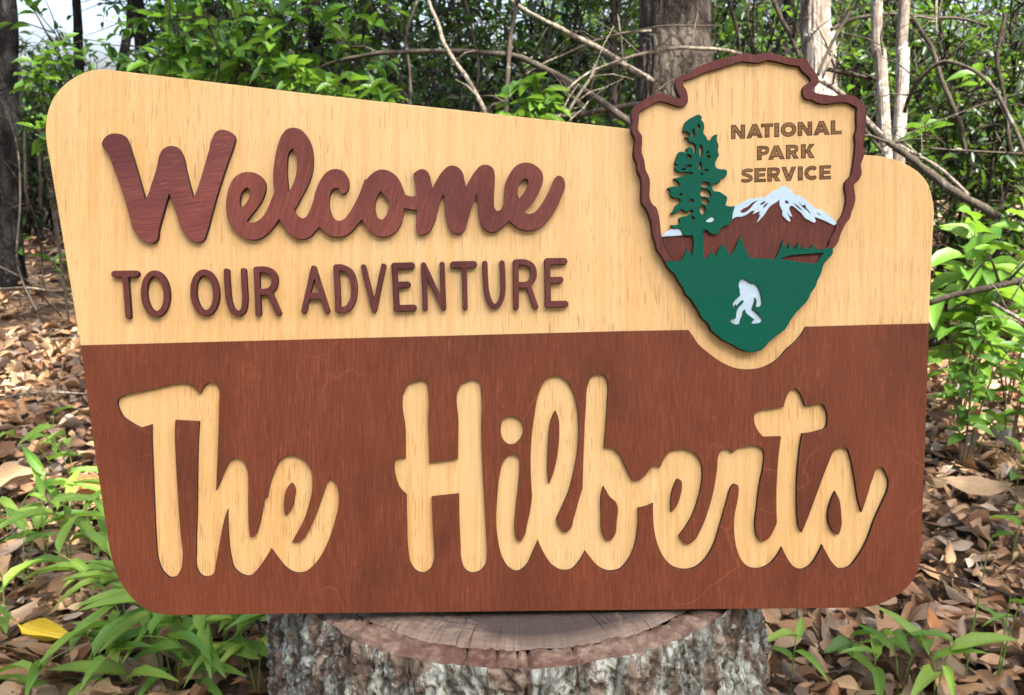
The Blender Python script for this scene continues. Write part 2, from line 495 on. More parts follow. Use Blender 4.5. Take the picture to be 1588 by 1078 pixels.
# ------------------------------------------------------------------ the sign's own plane
YAW = math.radians(3.0)
SN = (-(FWD * math.cos(YAW)) + RGT * math.sin(YAW)).normalized()      # towards the camera
SU = (RGT * math.cos(YAW) + FWD * math.sin(YAW)).normalized()
SV = SN.cross(SU).normalized()
SO = CAM + FWD * 0.70
THICK = 0.012


def sign_uv(px, py, h=0.0):
    d = ray(px, py)
    t = ((SO - CAM).dot(SN) + h) / d.dot(SN)
    q = CAM + d * t - SO
    return q.dot(SU), q.dot(SV)


BU, BV = sign_uv(794, 948)
ROOT_W = SO + SU * BU + SV * BV


def S(pts, h, sub=5):
    """outline in photograph pixels -> smooth outline in the sign's metres"""
    return [(u - BU, v - BV) for u, v in (sign_uv(p[0], p[1], h) for p in smooth_closed(pts, sub))]


def SL(loops, h):
    return [[(u - BU, v - BV) for u, v in (sign_uv(p[0], p[1], h) for p in lp)] for lp in loops]


def plate(name, outlines, z0, z1, mat, parent, edge=None, bevel=0.0006):
    """a sheet cut to the outlines (inner outlines are holes), faces at z0 and z1, with softened edges"""
    cu = bpy.data.curves.new(name, 'CURVE')
    cu.dimensions = '2D'; cu.fill_mode = 'BOTH'
    for lp in outlines:
        sp = cu.splines.new('POLY'); sp.points.add(len(lp) - 1)
        for q, p in zip(sp.points, lp): q.co = (p[0], p[1], 0, 1)
        sp.use_cyclic_u = True
    cu.extrude = max((z1 - z0) / 2 - bevel, 1e-6)
    cu.bevel_depth = bevel; cu.bevel_resolution = 1 if bevel > 0 else 0
    cu.offset = -bevel
    tmp = bpy.data.objects.new('tmp', cu); COL.objects.link(tmp)
    dg = bpy.context.evaluated_depsgraph_get()
    me = bpy.data.meshes.new_from_object(tmp.evaluated_get(dg))
    bpy.data.objects.remove(tmp); bpy.data.curves.remove(cu)
    me.name = name
    me.transform(Matrix.Translation((0, 0, (z0 + z1) / 2)))
    me.materials.clear(); me.materials.append(mat); me.materials.append(edge or mat)
    nz = np.empty(len(me.polygons) * 3, np.float32); me.polygons.foreach_get('normal', nz)
    me.polygons.foreach_set('material_index', (np.abs(nz[2::3]) < 0.6).astype(np.int32))
    me.polygons.foreach_set('use_smooth', np.zeros(len(me.polygons), bool))
    me.update()
    return link(name, me, parent)


# ------------------------------------------------------------------ the sign
sign = empty('wooden_sign', ROOT_W)
sign.rotation_euler = Matrix((SU, SV, SN)).transposed().to_euler()
tag(sign, 'cream and brown wooden welcome sign leaning back on the tree stump', 'sign')
c_ = 1   # corner mark
A = crop(140, 180, 3.97); B = crop(500, 180, 3.97); E_ = crop(160, 580, 3.266); F_ = crop(600, 560, 3.17); G_ = crop(980, 590, 3.4786)
H1 = 0.0035

board_px = [(174, 108.5, 1), (150, 107.5), (127, 114), (100, 131), (82, 153), (73, 177), (70.5, 204), (77, 250, 1), (124.6, 535, 1), (150, 720), (167, 834, 1),
            (176.5, 877), (190, 908), (213, 935), (240, 950), (266, 954, 1), (800, 948, 1), (1335, 942.5, 1), (1366, 936), (1393, 922), (1413, 904),
            (1424, 881), (1428, 854, 1), (1433, 737), (1441, 501, 1), (1445.5, 391), (1449, 328, 1), (1446, 308), (1437, 281), (1422, 265), (1400, 252),
            (1376, 244), (1339, 240, 1), (977, 199.5, 1), (480, 145, 1)]
plate('base_board', [S(board_px, 0)], -THICK, 0.0, M['cream'], sign, M['char_mid'], 0.0007)

panel_px = [(124.6, 535.5, 1), (150, 720), (167, 834, 1), (176.5, 877), (190, 908), (213, 935), (240, 950), (266, 954, 1), (800, 948, 1), (1335, 942.5, 1),
            (1366, 936), (1393, 922), (1413, 904), (1424, 881), (1428, 854, 1), (1433, 737), (1441, 501.5, 1), (1350, 503.6, 1), (1250.6, 506.6, 1), (1242, 520.4),
            (1233, 530.4), (1220.5, 541), (1208, 555.5), (1195.5, 564), (1178, 571), (1155, 572.5), (1140, 570.5), (1120, 562), (1100, 548), (1082.7, 533),
            (1072.7, 518), (1067.7, 511.6, 1), (970, 513.4, 1)]
The = E_([(72, 150), (76, 130), (95, 115), (200, 88), (300, 65), (395, 46), (435, 51), (465, 72), (487, 95), (495, 97, 1), (505, 70), (525, 50), (550, 43),
          (575, 52), (586, 75), (586, 150), (583, 300), (577, 450), (572, 590, 1), (590, 550), (615, 490), (645, 440), (680, 425), (710, 445), (730, 485),
          (734, 560), (734, 680), (738, 780), (745, 827, 1), (765, 822), (785, 785), (800, 720), (815, 637, 1), (832, 626, 1), (840, 580), (865, 500),
          (900, 435), (945, 412), (990, 420), (1030, 450), (1058, 500), (1060, 570), (1045, 650), (1020, 730), (985, 800), (955, 850, 1), (985, 852),
          (1010, 840), (1040, 795), (1075, 720), (1110, 620), (1135, 550), (1150, 528, 1), (1175, 550), (1192, 600), (1192, 660), (1178, 730), (1150, 820),
          (1115, 900), (1065, 970), (1020, 1005), (975, 1008), (930, 985), (890, 940), (850, 885, 1), (820, 935), (780, 990), (740, 1024), (700, 1015),
          (665, 985), (645, 920), (635, 830), (630, 740), (630, 685, 1), (615, 730), (590, 850), (570, 960), (555, 1015), (530, 1028), (495, 1020), (475, 990),
          (470, 900), (475, 700), (477, 500), (480, 350), (487, 240, 1), (430, 237), (365, 233, 1), (362, 290), (368, 450), (380, 650), (392, 820), (402, 930),
          (390, 995), (365, 1028), (340, 1032), (305, 1005), (280, 950), (268, 850), (258, 650), (250, 450), (245, 330), (245, 255, 1), (190, 272, 1),
          (140, 245), (100, 215), (80, 180)])
The_i = E_([(955, 553), (930, 580), (916, 640), (918, 700), (925, 718, 1), (950, 690), (968, 630), (970, 575)])
Hh = F_([(92, 135), (110, 112), (150, 98), (178, 93), (195, 105), (202, 140), (203, 300), (210, 500, 1), (350, 480, 1), (352, 300), (352, 140), (365, 115),
         (400, 98), (432, 90), (455, 105), (463, 150), (464, 350), (472, 550), (480, 700), (488, 850), (492, 950), (485, 1000), (460, 1032), (415, 1042),
         (385, 1025), (368, 985), (362, 900), (357, 780), (355, 652, 1), (220, 667, 1), (224, 780), (230, 900), (230, 980), (212, 1025), (180, 1042),
         (150, 1035), (120, 1000), (105, 930), (100, 800), (97, 657, 1), (65, 625), (45, 575), (37, 520), (42, 490), (60, 477), (92, 479, 1), (92, 350)])
Dot = F_([(560, 330), (568, 295), (590, 275), (620, 272), (650, 285), (668, 315), (668, 355), (650, 390), (625, 408), (598, 408), (575, 390)])
ilb1 = F_([(575, 490), (600, 463), (630, 460), (650, 475), (653, 520), (645, 620), (633, 740), (628, 830), (640, 878), (655, 888), (670, 870), (690, 800),
           (710, 700), (714, 660, 1), (708, 560), (710, 400), (725, 270), (750, 150), (785, 90), (825, 72), (865, 82), (900, 120), (930, 200), (942, 310),
           (938, 430), (920, 540), (890, 650), (850, 740), (833, 778, 1), (850, 820), (878, 843), (900, 830), (920, 770), (945, 680), (962, 625, 1),
           (965, 520), (970, 380), (978, 230), (988, 120), (1005, 78), (1035, 64), (1070, 72), (1083, 100), (1083, 200), (1075, 330), (1068, 428, 1),
           (1110, 428), (1140, 455), (1170, 515), (1200, 575, 1)])
erts = G_([(0, 535), (40, 537), (70, 515), (100, 475), (130, 458), (155, 470, 1), (175, 420), (215, 380), (260, 370), (310, 378), (350, 405), (375, 450),
           (380, 520), (368, 600), (345, 680), (310, 760), (255, 838, 1), (275, 870), (300, 885), (335, 865), (375, 800), (410, 710), (440, 600), (460, 480),
           (470, 400), (485, 375), (520, 370), (545, 392, 1), (570, 368), (620, 355), (675, 353), (705, 370), (714, 410), (710, 460), (690, 560), (675, 680),
           (665, 790), (675, 840), (705, 870), (735, 855), (765, 810), (783, 770, 1), (780, 640), (785, 500), (795, 380), (805, 302, 1), (710, 305, 1),
           (680, 270), (660, 215), (665, 180), (690, 162), (750, 152), (820, 142, 1), (835, 90), (855, 55), (877, 42), (900, 58), (920, 100), (935, 140, 1),
           (985, 130), (1025, 127), (1045, 155), (1055, 215), (1045, 255), (1010, 270), (920, 287, 1), (905, 380), (893, 500), (890, 620), (893, 730),
           (905, 800), (917, 820, 1), (935, 780), (970, 690), (1010, 580), (1060, 450), (1095, 378), (1130, 360), (1160, 370), (1180, 420), (1200, 520),
           (1220, 640), (1240, 712, 1), (1265, 640), (1300, 530), (1325, 475), (1345, 468), (1370, 500), (1385, 540), (1383, 580), (1350, 660), (1310, 750),
           (1270, 860), (1220, 950), (1165, 1010), (1120, 1015), (1080, 980), (1050, 930), (1028, 887, 1), (1000, 945), (960, 1000), (915, 1020), (875, 1005),
           (840, 960), (810, 900, 1), (785, 945), (745, 990), (700, 1013), (640, 1010), (600, 980), (570, 920), (553, 820), (555, 730), (570, 650), (577, 600),
           (572, 565), (550, 560), (535, 580), (510, 660), (475, 780), (435, 900), (390, 970), (340, 1010), (280, 1020), (225, 1005), (170, 950), (135, 870),
           (118, 780), (115, 662, 1), (70, 682), (35, 688, 1)])
ilb2 = F_([(1235, 800), (1220, 900), (1185, 980), (1140, 1025), (1090, 1032), (1040, 1010), (1000, 965), (975, 932, 1), (945, 985), (905, 1025), (865, 1030),
           (815, 1005), (775, 950), (743, 880, 1), (715, 945), (680, 1010), (640, 1034), (605, 1020), (570, 970), (548, 890), (538, 800), (542, 680), (555, 560)])
Hilb = ilb1 + erts + ilb2
Isl = [The_i,
       F_([(828, 243, 1), (808, 285), (795, 370), (790, 480), (790, 560), (797, 605, 1), (820, 545), (840, 450), (848, 350), (842, 275)]),
       F_([(1065, 615, 1), (1055, 650), (1053, 750), (1058, 840), (1075, 878), (1095, 884), (1118, 862), (1130, 790), (1130, 700), (1122, 688, 1), (1095, 665), (1078, 635)]),
       G_([(250, 533), (228, 570), (212, 630), (212, 712, 1), (240, 680), (265, 610), (271, 565), (265, 540)]),
       G_([(1098, 598, 1), (1075, 650), (1058, 720), (1062, 770), (1085, 815), (1112, 833), (1128, 800), (1130, 720), (1120, 645)])]
panel = plate('lower_panel', [S(panel_px, H1)] + [S(q, H1) for q in (The, Hh, Dot, Hilb)], 0.00005, H1, M['brown'], sign, M['char'], 0.0003)
panel['label'] = 'brown stained panel with script letters cut out to show cream board'
for q in Isl:
    plate('letter_counter', [S(q, H1)], 0.00005, H1, M['brown'], panel, M['char'], 0.0003)

H2 = 0.0052
W = A([(70, 170), (82, 140), (115, 113), (165, 107), (205, 118), (228, 155), (255, 235), (290, 350), (336, 512, 1), (345, 500), (375, 420), (410, 310), (425, 240),
       (445, 205), (475, 187), (510, 184), (540, 195), (562, 230), (590, 340), (633, 507, 1), (650, 470), (690, 350), (730, 210), (755, 125), (775, 95), (805, 84),
       (850, 92), (885, 115), (892, 140), (885, 170), (850, 270), (800, 420), (750, 590), (715, 720), (695, 765), (670, 777), (630, 768), (590, 735), (560, 690),
       (540, 630), (510, 545), (490, 490), (484, 477, 1), (478, 495), (450, 590), (420, 700), (405, 770), (385, 782), (345, 775), (300, 745), (268, 705),
       (240, 610), (190, 450), (140, 310), (110, 235)])
el1 = A([(835, 560), (840, 490), (858, 425), (890, 375), (930, 350), (975, 344), (1020, 352), (1055, 375), (1075, 405), (1078, 450), (1062, 505), (1030, 560),
         (990, 610), (962, 647, 1), (985, 655), (1020, 650), (1060, 620), (1090, 570), (1115, 510), (1133, 470, 1), (1126, 400), (1128, 320), (1140, 240),
         (1160, 160), (1185, 105), (1215, 78), (1250, 71), (1290, 80), (1325, 110), (1350, 150), (1368, 215), (1372, 290), (1362, 360), (1340, 420),
         (1310, 480), (1275, 545), (1256, 580, 1), (1280, 615), (1308, 629), (1328, 620), (1347, 590), (1366, 540), (1385, 470), (1400, 425), (1425, 380),
         (1455, 345), (1487, 328)])
come = B([(90, 326), (130, 340), (155, 375), (163, 410), (158, 450), (140, 475), (120, 482), (108, 468, 1), (100, 447), (85, 443), (60, 455), (45, 490),
          (40, 540), (50, 590), (70, 628), (100, 645), (130, 635), (165, 595), (200, 535), (235, 460), (258, 393, 1), (275, 385, 1), (310, 350), (350, 330),
          (395, 332), (440, 355), (475, 395), (495, 440), (510, 483, 1), (545, 494), (578, 488, 1), (572, 420), (560, 355, 1), (585, 335), (612, 326),
          (640, 335), (660, 365), (672, 415), (680, 442, 1), (700, 400), (735, 345), (770, 312), (800, 304), (835, 315), (862, 345), (875, 395), (883, 437, 1),
          (905, 395), (940, 340), (970, 308), (1000, 298), (1030, 305), (1052, 325), (1060, 355), (1060, 430), (1057, 520), (1063, 570), (1075, 583),
          (1095, 578), (1113, 545), (1120, 480), (1130, 405), (1160, 345), (1200, 300), (1240, 287), (1285, 290), (1325, 312), (1352, 345), (1360, 385),
          (1345, 440), (1315, 500), (1270, 560), (1240, 592, 1), (1262, 603), (1300, 595), (1340, 555), (1380, 490), (1410, 430), (1437, 375), (1455, 366),
          (1480, 378), (1493, 410), (1493, 440), (1475, 490), (1445, 560), (1400, 630), (1350, 680), (1300, 703), (1255, 705), (1205, 690), (1165, 660),
          (1145, 642, 1), (1125, 670), (1090, 700), (1050, 717), (1010, 705), (980, 675), (965, 625), (957, 560), (953, 500), (948, 478, 1), (935, 515),
          (910, 590), (890, 660), (870, 710), (845, 724), (815, 722), (785, 695), (765, 640), (753, 570), (752, 500), (745, 480, 1), (730, 510), (710, 580),
          (685, 665), (655, 715), (625, 731), (590, 725), (577, 700), (578, 640), (582, 578, 1), (545, 575), (503, 567, 1), (495, 620), (475, 680), (440, 722),
          (395, 742), (345, 741), (300, 715), (265, 675), (243, 636, 1), (215, 670), (180, 710), (140, 738), (100, 745), (50, 738), (15, 715), (-22, 682, 1)])
el2 = A([(1385, 710), (1350, 745), (1305, 759), (1255, 748), (1210, 710), (1175, 655), (1163, 635, 1), (1140, 665), (1100, 715), (1055, 750), (1005, 763),
         (955, 752), (905, 720), (865, 675), (842, 620)])
w1 = plate('script_letter', [S(W, H2)], 0.00005, H2, M['brown_h'], sign, M['char'], 0.00025)
w1['label'] = 'raised red brown script capital W with crosswise grain'
w2 = plate('script_lettering', [S(el1 + come + el2, H2),
      S(A([(965, 443), (940, 460), (922, 505), (922, 550), (932, 565, 1), (950, 545), (975, 510), (983, 470), (978, 448)]), H2),
      S(A([(1243, 198, 1), (1222, 225), (1212, 300), (1213, 380), (1222, 467, 1), (1245, 425), (1268, 350), (1272, 280), (1262, 225)]), H2),
      S(B([(360, 462, 1), (340, 490), (325, 540), (328, 590), (345, 628), (365, 636), (390, 615), (408, 570), (410, 525, 1), (385, 500), (370, 478)]), H2),
      S(B([(1245, 387), (1220, 410), (1204, 450), (1205, 490), (1212, 508, 1), (1235, 480), (1260, 435), (1265, 400), (1258, 388)]), H2)],
      0.00005, H2, M['brown_v'], sign, M['char'], 0.00025)
w2['label'] = 'raised red brown joined script letters after the capital W'

CC = crop(160, 380, 4.179); DD = crop(520, 380, 4.179)
ell = lambda cx, cy, rx, ry: [(cx + rx * math.cos(a) + 6 * math.sin(a), cy + ry * math.sin(a)) for a in np.linspace(0, 2 * math.pi, 49)]
R_ = 19.0
caps = [(CC, [([(72, 188), (208, 186)], 22), ([(140, 195), (160, 461)], R_)]),
        (CC, [(ell(336, 316, 74, 132), R_ + 1)]), (CC, [(ell(657, 309, 74, 132), R_ + 1)]),
        (CC, [(arcpts([(797, 169), (803, 270), (813, 360), (838, 422), (876, 442), (906, 422), (917, 360), (914, 270), (908, 166)]), R_ - 1)]),
        (CC, [([(992, 160), (1005, 444)], R_), (arcpts([(992, 160), (1050, 160), (1092, 178), (1112, 222), (1102, 270), (1066, 300), (1000, 304)]), 21), ([(1075, 305), (1135, 440)], R_)]),
        (CC, [([(1300, 428), (1363, 150), (1450, 425)], 18), ([(1325, 330), (1410, 330)], 22)]),
        (DD, [([(6, 147), (18, 420)], R_), (arcpts([(6, 145), (45, 147), (95, 175), (118, 240), (122, 300), (110, 365), (75, 412), (18, 420)]), 21)]),
        (DD, [([(182, 141), (252, 421), (312, 136)], 17)]),
        (DD, [([(382, 136), (398, 412)], R_), ([(382, 136), (494, 133)], 22), ([(395, 258), (468, 256)], 21), ([(398, 411), (506, 407)], 22)]),
        (DD, [([(582, 409), (572, 128), (702, 407), (692, 124)], 17)]),
        (DD, [([(766, 128), (896, 125)], 23), ([(836, 130), (842, 405)], 17)]),
        (DD, [(arcpts([(969, 118), (974, 220), (983, 310), (1005, 375), (1035, 396), (1065, 375), (1085, 310), (1087, 210), (1080, 115)]), 17)]),
        (DD, [([(1170, 112), (1172, 402)], 18), (arcpts([(1170, 112), (1230, 112), (1272, 135), (1287, 180), (1277, 225), (1240, 256), (1175, 257)]), 20), ([(1250, 258), (1300, 400)], 17)]),
        (DD, [([(1375, 106), (1380, 386)], R_), ([(1375, 106), (1484, 105)], 22), ([(1378, 228), (1458, 226)], 21), ([(1380, 385), (1490, 382)], 22)])]
for cr, st in caps:
    loops = stroke_shape(st, 3.0)
    plate('capital_letter', SL([cr(lp) for lp in loops], H2), 0.00005, H2, M['brown_d'], sign, M['char'], 0.0005)

# ---- arrowhead emblem
em = empty('arrowhead_emblem'); em.parent = sign
em['label'] = 'arrowhead emblem with green conifer, snowy mountain and white walking figure'
P1 = crop(970, 70, 4.147); P2 = crop(970, 320, 3.992); P3 = crop(1020, 170, 4.492); P4 = crop(1120, 280, 8.295); P5 = crop(1120, 420, 11.975); P6 = crop(1130, 180, 8.822)
ZB, ZT = 0.0045, 0.0082
out_L = P1([(915, 42, 1), (870, 56), (830, 64), (780, 47), (740, 60), (680, 72), (600, 90), (540, 110), (490, 130), (440, 155), (410, 178), (360, 192), (332, 215),
            (322, 260), (335, 300), (355, 340, 1), (310, 338), (280, 325), (235, 308), (180, 320), (130, 345), (80, 378), (45, 410), (38, 450), (45, 500),
            (38, 540), (50, 575), (62, 600), (58, 650), (55, 710), (75, 760), (80, 810), (100, 850), (105, 900), (103, 960), (110, 1020)]) + \
        P2([(120, 0), (150, 60), (165, 120), (170, 180), (190, 230), (195, 265), (220, 300), (245, 340, 1)])
out_B = P2([(245, 340, 1), (265, 380), (305, 420), (330, 465), (360, 510), (375, 545), (410, 580), (430, 615), (455, 650), (470, 685), (520, 735), (530, 765),
            (570, 800), (600, 825), (660, 855), (710, 885), (760, 902), (800, 902), (850, 885), (880, 850), (905, 825), (960, 785), (990, 760), (1020, 710),
            (1060, 655), (1100, 615), (1130, 580), (1150, 535), (1175, 500), (1190, 460), (1210, 420), (1222, 375), (1240, 340), (1285, 290), (1288, 260, 1)])
out_R = P2([(1288, 260, 1), (1320, 215), (1330, 180), (1355, 125), (1370, 100), (1390, 75), (1400, 40)]) + \
        P1([(1470, 1037), (1480, 985), (1475, 940), (1470, 900), (1500, 870), (1520, 825), (1515, 770), (1535, 710), (1530, 650), (1540, 590), (1545, 530),
            (1548, 480), (1545, 400), (1510, 355), (1465, 325), (1400, 318), (1340, 325), (1290, 318), (1230, 308), (1200, 290, 1), (1225, 265), (1243, 240),
            (1240, 205), (1215, 165), (1185, 125), (1165, 90), (1120, 85), (1060, 78), (1000, 68), (950, 52)])
full = out_L[:-1] + out_B[:-1] + out_R
plate('backing', [S(full, ZT, 3)], 0.00005, ZB, M['cream'], em, M['char_mid'], 0.0006)
in_R = P1([(915, 95, 1), (990, 110), (1060, 128), (1118, 135, 1), (1140, 170), (1180, 205), (1192, 232), (1150, 260), (1138, 295), (1160, 345), (1200, 352),
           (1240, 372), (1300, 378), (1370, 370), (1420, 368), (1490, 405, 1), (1485, 470), (1488, 540), (1475, 580), (1480, 640), (1475, 690), (1470, 740),
           (1460, 800), (1450, 840), (1415, 880), (1412, 930), (1420, 970), (1415, 1030)]) + \
       P2([(1348, 40), (1330, 75), (1310, 100), (1300, 150), (1270, 200), (1258, 240), (1248, 259, 1)])
in_L = P1([(860, 112), (800, 110), (750, 105), (690, 122), (620, 145), (560, 160), (500, 180), (440, 208), (375, 228, 1), (372, 255), (390, 285), (402, 330),
           (395, 380), (360, 395), (310, 385), (260, 368), (220, 362), (180, 375), (140, 400), (90, 430, 1), (85, 500), (82, 545), (105, 580), (108, 620),
           (105, 690), (122, 740), (130, 800), (155, 855), (158, 910), (155, 970), (180, 1030)]) + \
       P2([(185, 0), (205, 50), (215, 110), (222, 180), (240, 250), (270, 300), (298, 338, 1)])
ring = in_R[::-1] + in_L            # inner edge, right foot up over the top and down to the left foot
border = out_R + out_L + in_L[::-1] + in_R
plate('border', [S(border, ZT, 3)], ZB + 0.00003, ZT, M['brown_d'], em, M['char'], 0.0002)
top = P2([(1285, 262, 1), (1250, 256), (1225, 262, 1), (1212, 274, 1), (1180, 256), (1160, 235, 1), (1140, 262), (1105, 250, 1), (1090, 268, 1), (1070, 225, 1),
          (1050, 270, 1), (1015, 228, 1), (1005, 262), (975, 210, 1), (950, 280), (930, 325, 1), (850, 322), (770, 318, 1), (745, 270), (725, 215), (712, 180, 1),
          (695, 215), (670, 280), (650, 305, 1), (630, 270), (608, 230, 1), (580, 262), (560, 310, 1), (540, 285, 1), (520, 300), (503, 320, 1), (485, 315, 1)])
tree = P3([(320, 930), (315, 840, 1), (340, 838), (365, 862), (410, 868), (430, 850), (455, 815), (490, 805), (515, 770), (525, 720), (540, 672, 1), (475, 665),
           (485, 610), (460, 590), (430, 572), (390, 565), (380, 530), (400, 515), (430, 510), (440, 480), (470, 470), (485, 440), (475, 418), (440, 415),
           (410, 405), (400, 385), (415, 340), (430, 318, 1), (420, 290), (425, 250), (412, 210), (418, 173, 1), (390, 178), (375, 205), (350, 215), (340, 190),
           (320, 165), (325, 120), (320, 90), (305, 70), (310, 50, 1), (285, 35), (255, 45), (220, 65), (195, 85), (180, 125), (175, 157, 1), (205, 152),
           (222, 168), (216, 188), (190, 190, 1), (190, 195, 1), (212, 200), (215, 222), (240, 230), (260, 240), (268, 270), (262, 305, 1), (250, 300, 1), (247, 278),
           (225, 260), (200, 270), (205, 295), (150, 295), (135, 320), (125, 350), (118, 378, 1), (140, 385), (120, 400), (122, 420, 1), (165, 438), (200, 434),
           (245, 441, 1), (245, 452, 1), (190, 456), (150, 470), (110, 480, 1), (145, 505), (155, 530), (100, 535), (68, 548, 1), (90, 570), (85, 595), (115, 615),
           (150, 618), (160, 640), (125, 670), (110, 700), (88, 725, 1), (130, 720), (160, 695), (200, 715), (235, 698), (250, 714, 1), (226, 728), (190, 742),
           (150, 755), (155, 790), (92, 805, 1), (100, 822), (160, 832), (175, 865), (190, 875), (245, 875, 1), (243, 1000), (238, 1015, 1), (220, 990),
           (203, 965, 1), (185, 1010), (160, 1050), (130, 1056, 1)]) + P2([(300, 338, 1)])
tree = [p for p in tree]
gh = [P3(q) for q in ([(298, 243), (288, 258), (290, 300), (300, 338), (311, 300), (312, 262)], [(297, 362), (288, 378), (292, 420), (300, 428), (307, 400), (305, 372)],
      [(285, 98), (273, 120), (280, 142), (292, 135), (294, 108)], [(248, 133), (240, 155), (243, 190), (250, 195), (256, 150)],
      [(215, 386), (192, 395), (205, 403), (233, 402), (239, 390)], [(352, 316), (338, 330), (350, 342), (369, 325)], [(350, 288), (336, 303), (358, 304)],
      [(340, 415), (322, 425), (335, 431), (355, 422)], [(302, 514), (302, 530), (360, 531), (362, 515)], [(302, 555), (304, 603), (330, 606), (372, 607), (366, 575), (340, 553)],
      [(305, 622), (310, 645), (345, 660), (358, 645), (345, 622), (322, 612)], [(305, 668), (302, 725), (318, 730), (334, 700), (327, 670)],
      [(160, 583), (146, 594), (156, 604), (173, 593)], [(232, 620), (215, 635), (235, 648), (252, 635)], [(243, 742), (234, 757), (245, 772), (259, 757)],
      [(207, 312), (200, 322), (222, 342), (238, 332), (228, 318)], [(178, 410), (162, 416), (180, 424), (197, 416)], [(312, 440), (298, 448), (312, 455)],
      [(345, 766), (334, 778), (352, 784), (386, 776), (394, 762), (390, 751)])]
lake = P2([(958, 325, 1), (1000, 309), (1100, 296), (1226, 289, 1), (1178, 354, 1), (1080, 345)])
fig = P5([(390, 150), (345, 170), (315, 220), (305, 270), (322, 325), (328, 390), (335, 455), (290, 500), (230, 560), (198, 610), (205, 655), (235, 680), (248, 668),
          (240, 630), (258, 625), (270, 655), (300, 620), (340, 575), (395, 548), (400, 565), (350, 630), (285, 710), (265, 800), (250, 885), (165, 910), (153, 935),
          (190, 970), (290, 995), (325, 980), (345, 900), (380, 830), (390, 755), (413, 722, 1), (432, 722, 1), (445, 775), (530, 850), (607, 905, 1), (560, 940), (548, 970),
          (590, 982), (640, 975), (735, 940), (745, 900), (700, 840), (650, 790), (610, 745), (558, 722, 1), (580, 630), (600, 580), (605, 500, 1), (640, 545), (640, 590),
          (628, 660, 1), (660, 670), (715, 655), (742, 610), (730, 520), (715, 420), (690, 350), (650, 280), (610, 240), (530, 225), (470, 190), (430, 160)])
green = out_B[:-1] + top + tree
gl = plate('conifer_and_meadow', [S(green, ZT, 3)] + [S(q, ZT, 3) for q in gh + [lake, fig]], ZB + 0.00003, ZT + 0.0001, M['green'], em, M['char'], 0.0003)
gl['label'] = 'green painted conifer and meadow layer of the emblem'
mt = P2([(226, 192, 1), (300, 186), (420, 178), (560, 130), (660, 78)]) + P4([(150, 420), (300, 300), (540, 240), (700, 160), (805, 100), (900, 190), (1060, 270),
     (1210, 390), (1350, 460), (1452, 568, 1), (1440, 640), (1400, 730), (1330, 850, 1), (1390, 920)]) + P2([(1190, 380), (1000, 380), (700, 380), (420, 380), (300, 345, 1), (270, 300), (240, 250)])
plate('mountain', [S(mt, ZB, 3)], ZB + 0.00003, ZB + 0.0014, M['mount'], em, M['char'], 0.0002)
snow = P4([(60, 380, 1), (170, 325), (250, 285), (340, 240), (440, 225), (540, 212), (620, 160), (680, 125), (710, 120), (760, 80), (805, 62), (840, 85), (890, 130), (930, 180),
           (960, 195), (990, 190), (1060, 240), (1150, 310), (1210, 360), (1280, 385), (1350, 430), (1420, 490), (1487, 546, 1), (1440, 580, 1), (1380, 550), (1300, 510),
           (1220, 480), (1188, 465, 1), (1207, 530, 1), (1185, 540), (1120, 515), (1060, 480), (1020, 420), (960, 370), (920, 335), (890, 325), (865, 350),
           (875, 400), (907, 462, 1), (880, 460), (850, 430), (828, 398, 1), (860, 470), (882, 523, 1), (855, 525), (810, 485), (775, 450), (775, 390),
           (750, 350), (738, 245, 1), (690, 285), (620, 330), (580, 380), (550, 430), (500, 490), (442, 543, 1), (470, 490), (495, 440, 1), (470, 445, 1), (485, 395, 1),
           (430, 418), (393, 436, 1), (420, 385, 1), (370, 400), (330, 430), (250, 465), (180, 470), (130, 495), (40, 540, 1)])
sh = [P4(q) for q in ([(457, 260, 1), (400, 278), (330, 335), (260, 370), (233, 402), (260, 417), (320, 395), (370, 350), (400, 310)], [(562, 260, 1), (520, 280), (478, 312, 1), (525, 306)],
      [(590, 285, 1), (550, 310), (518, 358, 1), (562, 330)], [(815, 255, 1), (808, 292, 1), (862, 298, 1), (840, 262)], [(918, 288, 1), (960, 340), (1042, 394, 1), (1000, 350)],
      [(988, 266, 1), (1020, 330), (1070, 370), (1142, 434, 1), (1130, 410), (1080, 350), (1064, 310), (1040, 322)], [(1218, 406, 1), (1236, 440), (1270, 449, 1)])]
plate('snow_cap', [S(snow, ZB + 0.0026, 3)] + [S(q, ZB + 0.0026, 3) for q in sh], ZB + 0.00145, ZB + 0.0026, M['white'], em, M['white'], 0.0002)
plate('snow_patch', [S(P2([(222, 188, 1), (250, 160), (300, 138), (345, 138), (380, 150), (375, 172), (345, 180), (300, 183)]), ZB + 0.0026, 4)], ZB + 0.00145, ZB + 0.0026, M['white'], em, M['white'], 0.0002)
plate('snow_patch', [S(P2([(490, 98), (500, 72), (555, 62), (560, 90), (530, 104)]), ZB + 0.0026, 4)], ZB + 0.00145, ZB + 0.0026, M['white'], em, M['white'], 0.0002)
fg = plate('walking_figure', [S([(1128, 428, 1), (1188, 428, 1), (1188, 508, 1), (1128, 508, 1)], ZB, 1)], ZB + 0.0014, ZT - 0.0016, M['white'], em, M['white'], 0.0001)
fg['label'] = 'white walking hairy figure showing through the green layer'
plate('snow_inlay', [S(P3([(325, 745, 1), (400, 745, 1), (400, 790, 1), (325, 790, 1)]), ZB, 1)], ZB + 0.0027, ZT - 0.0006, M['white'], em, M['white'], 0.0001)

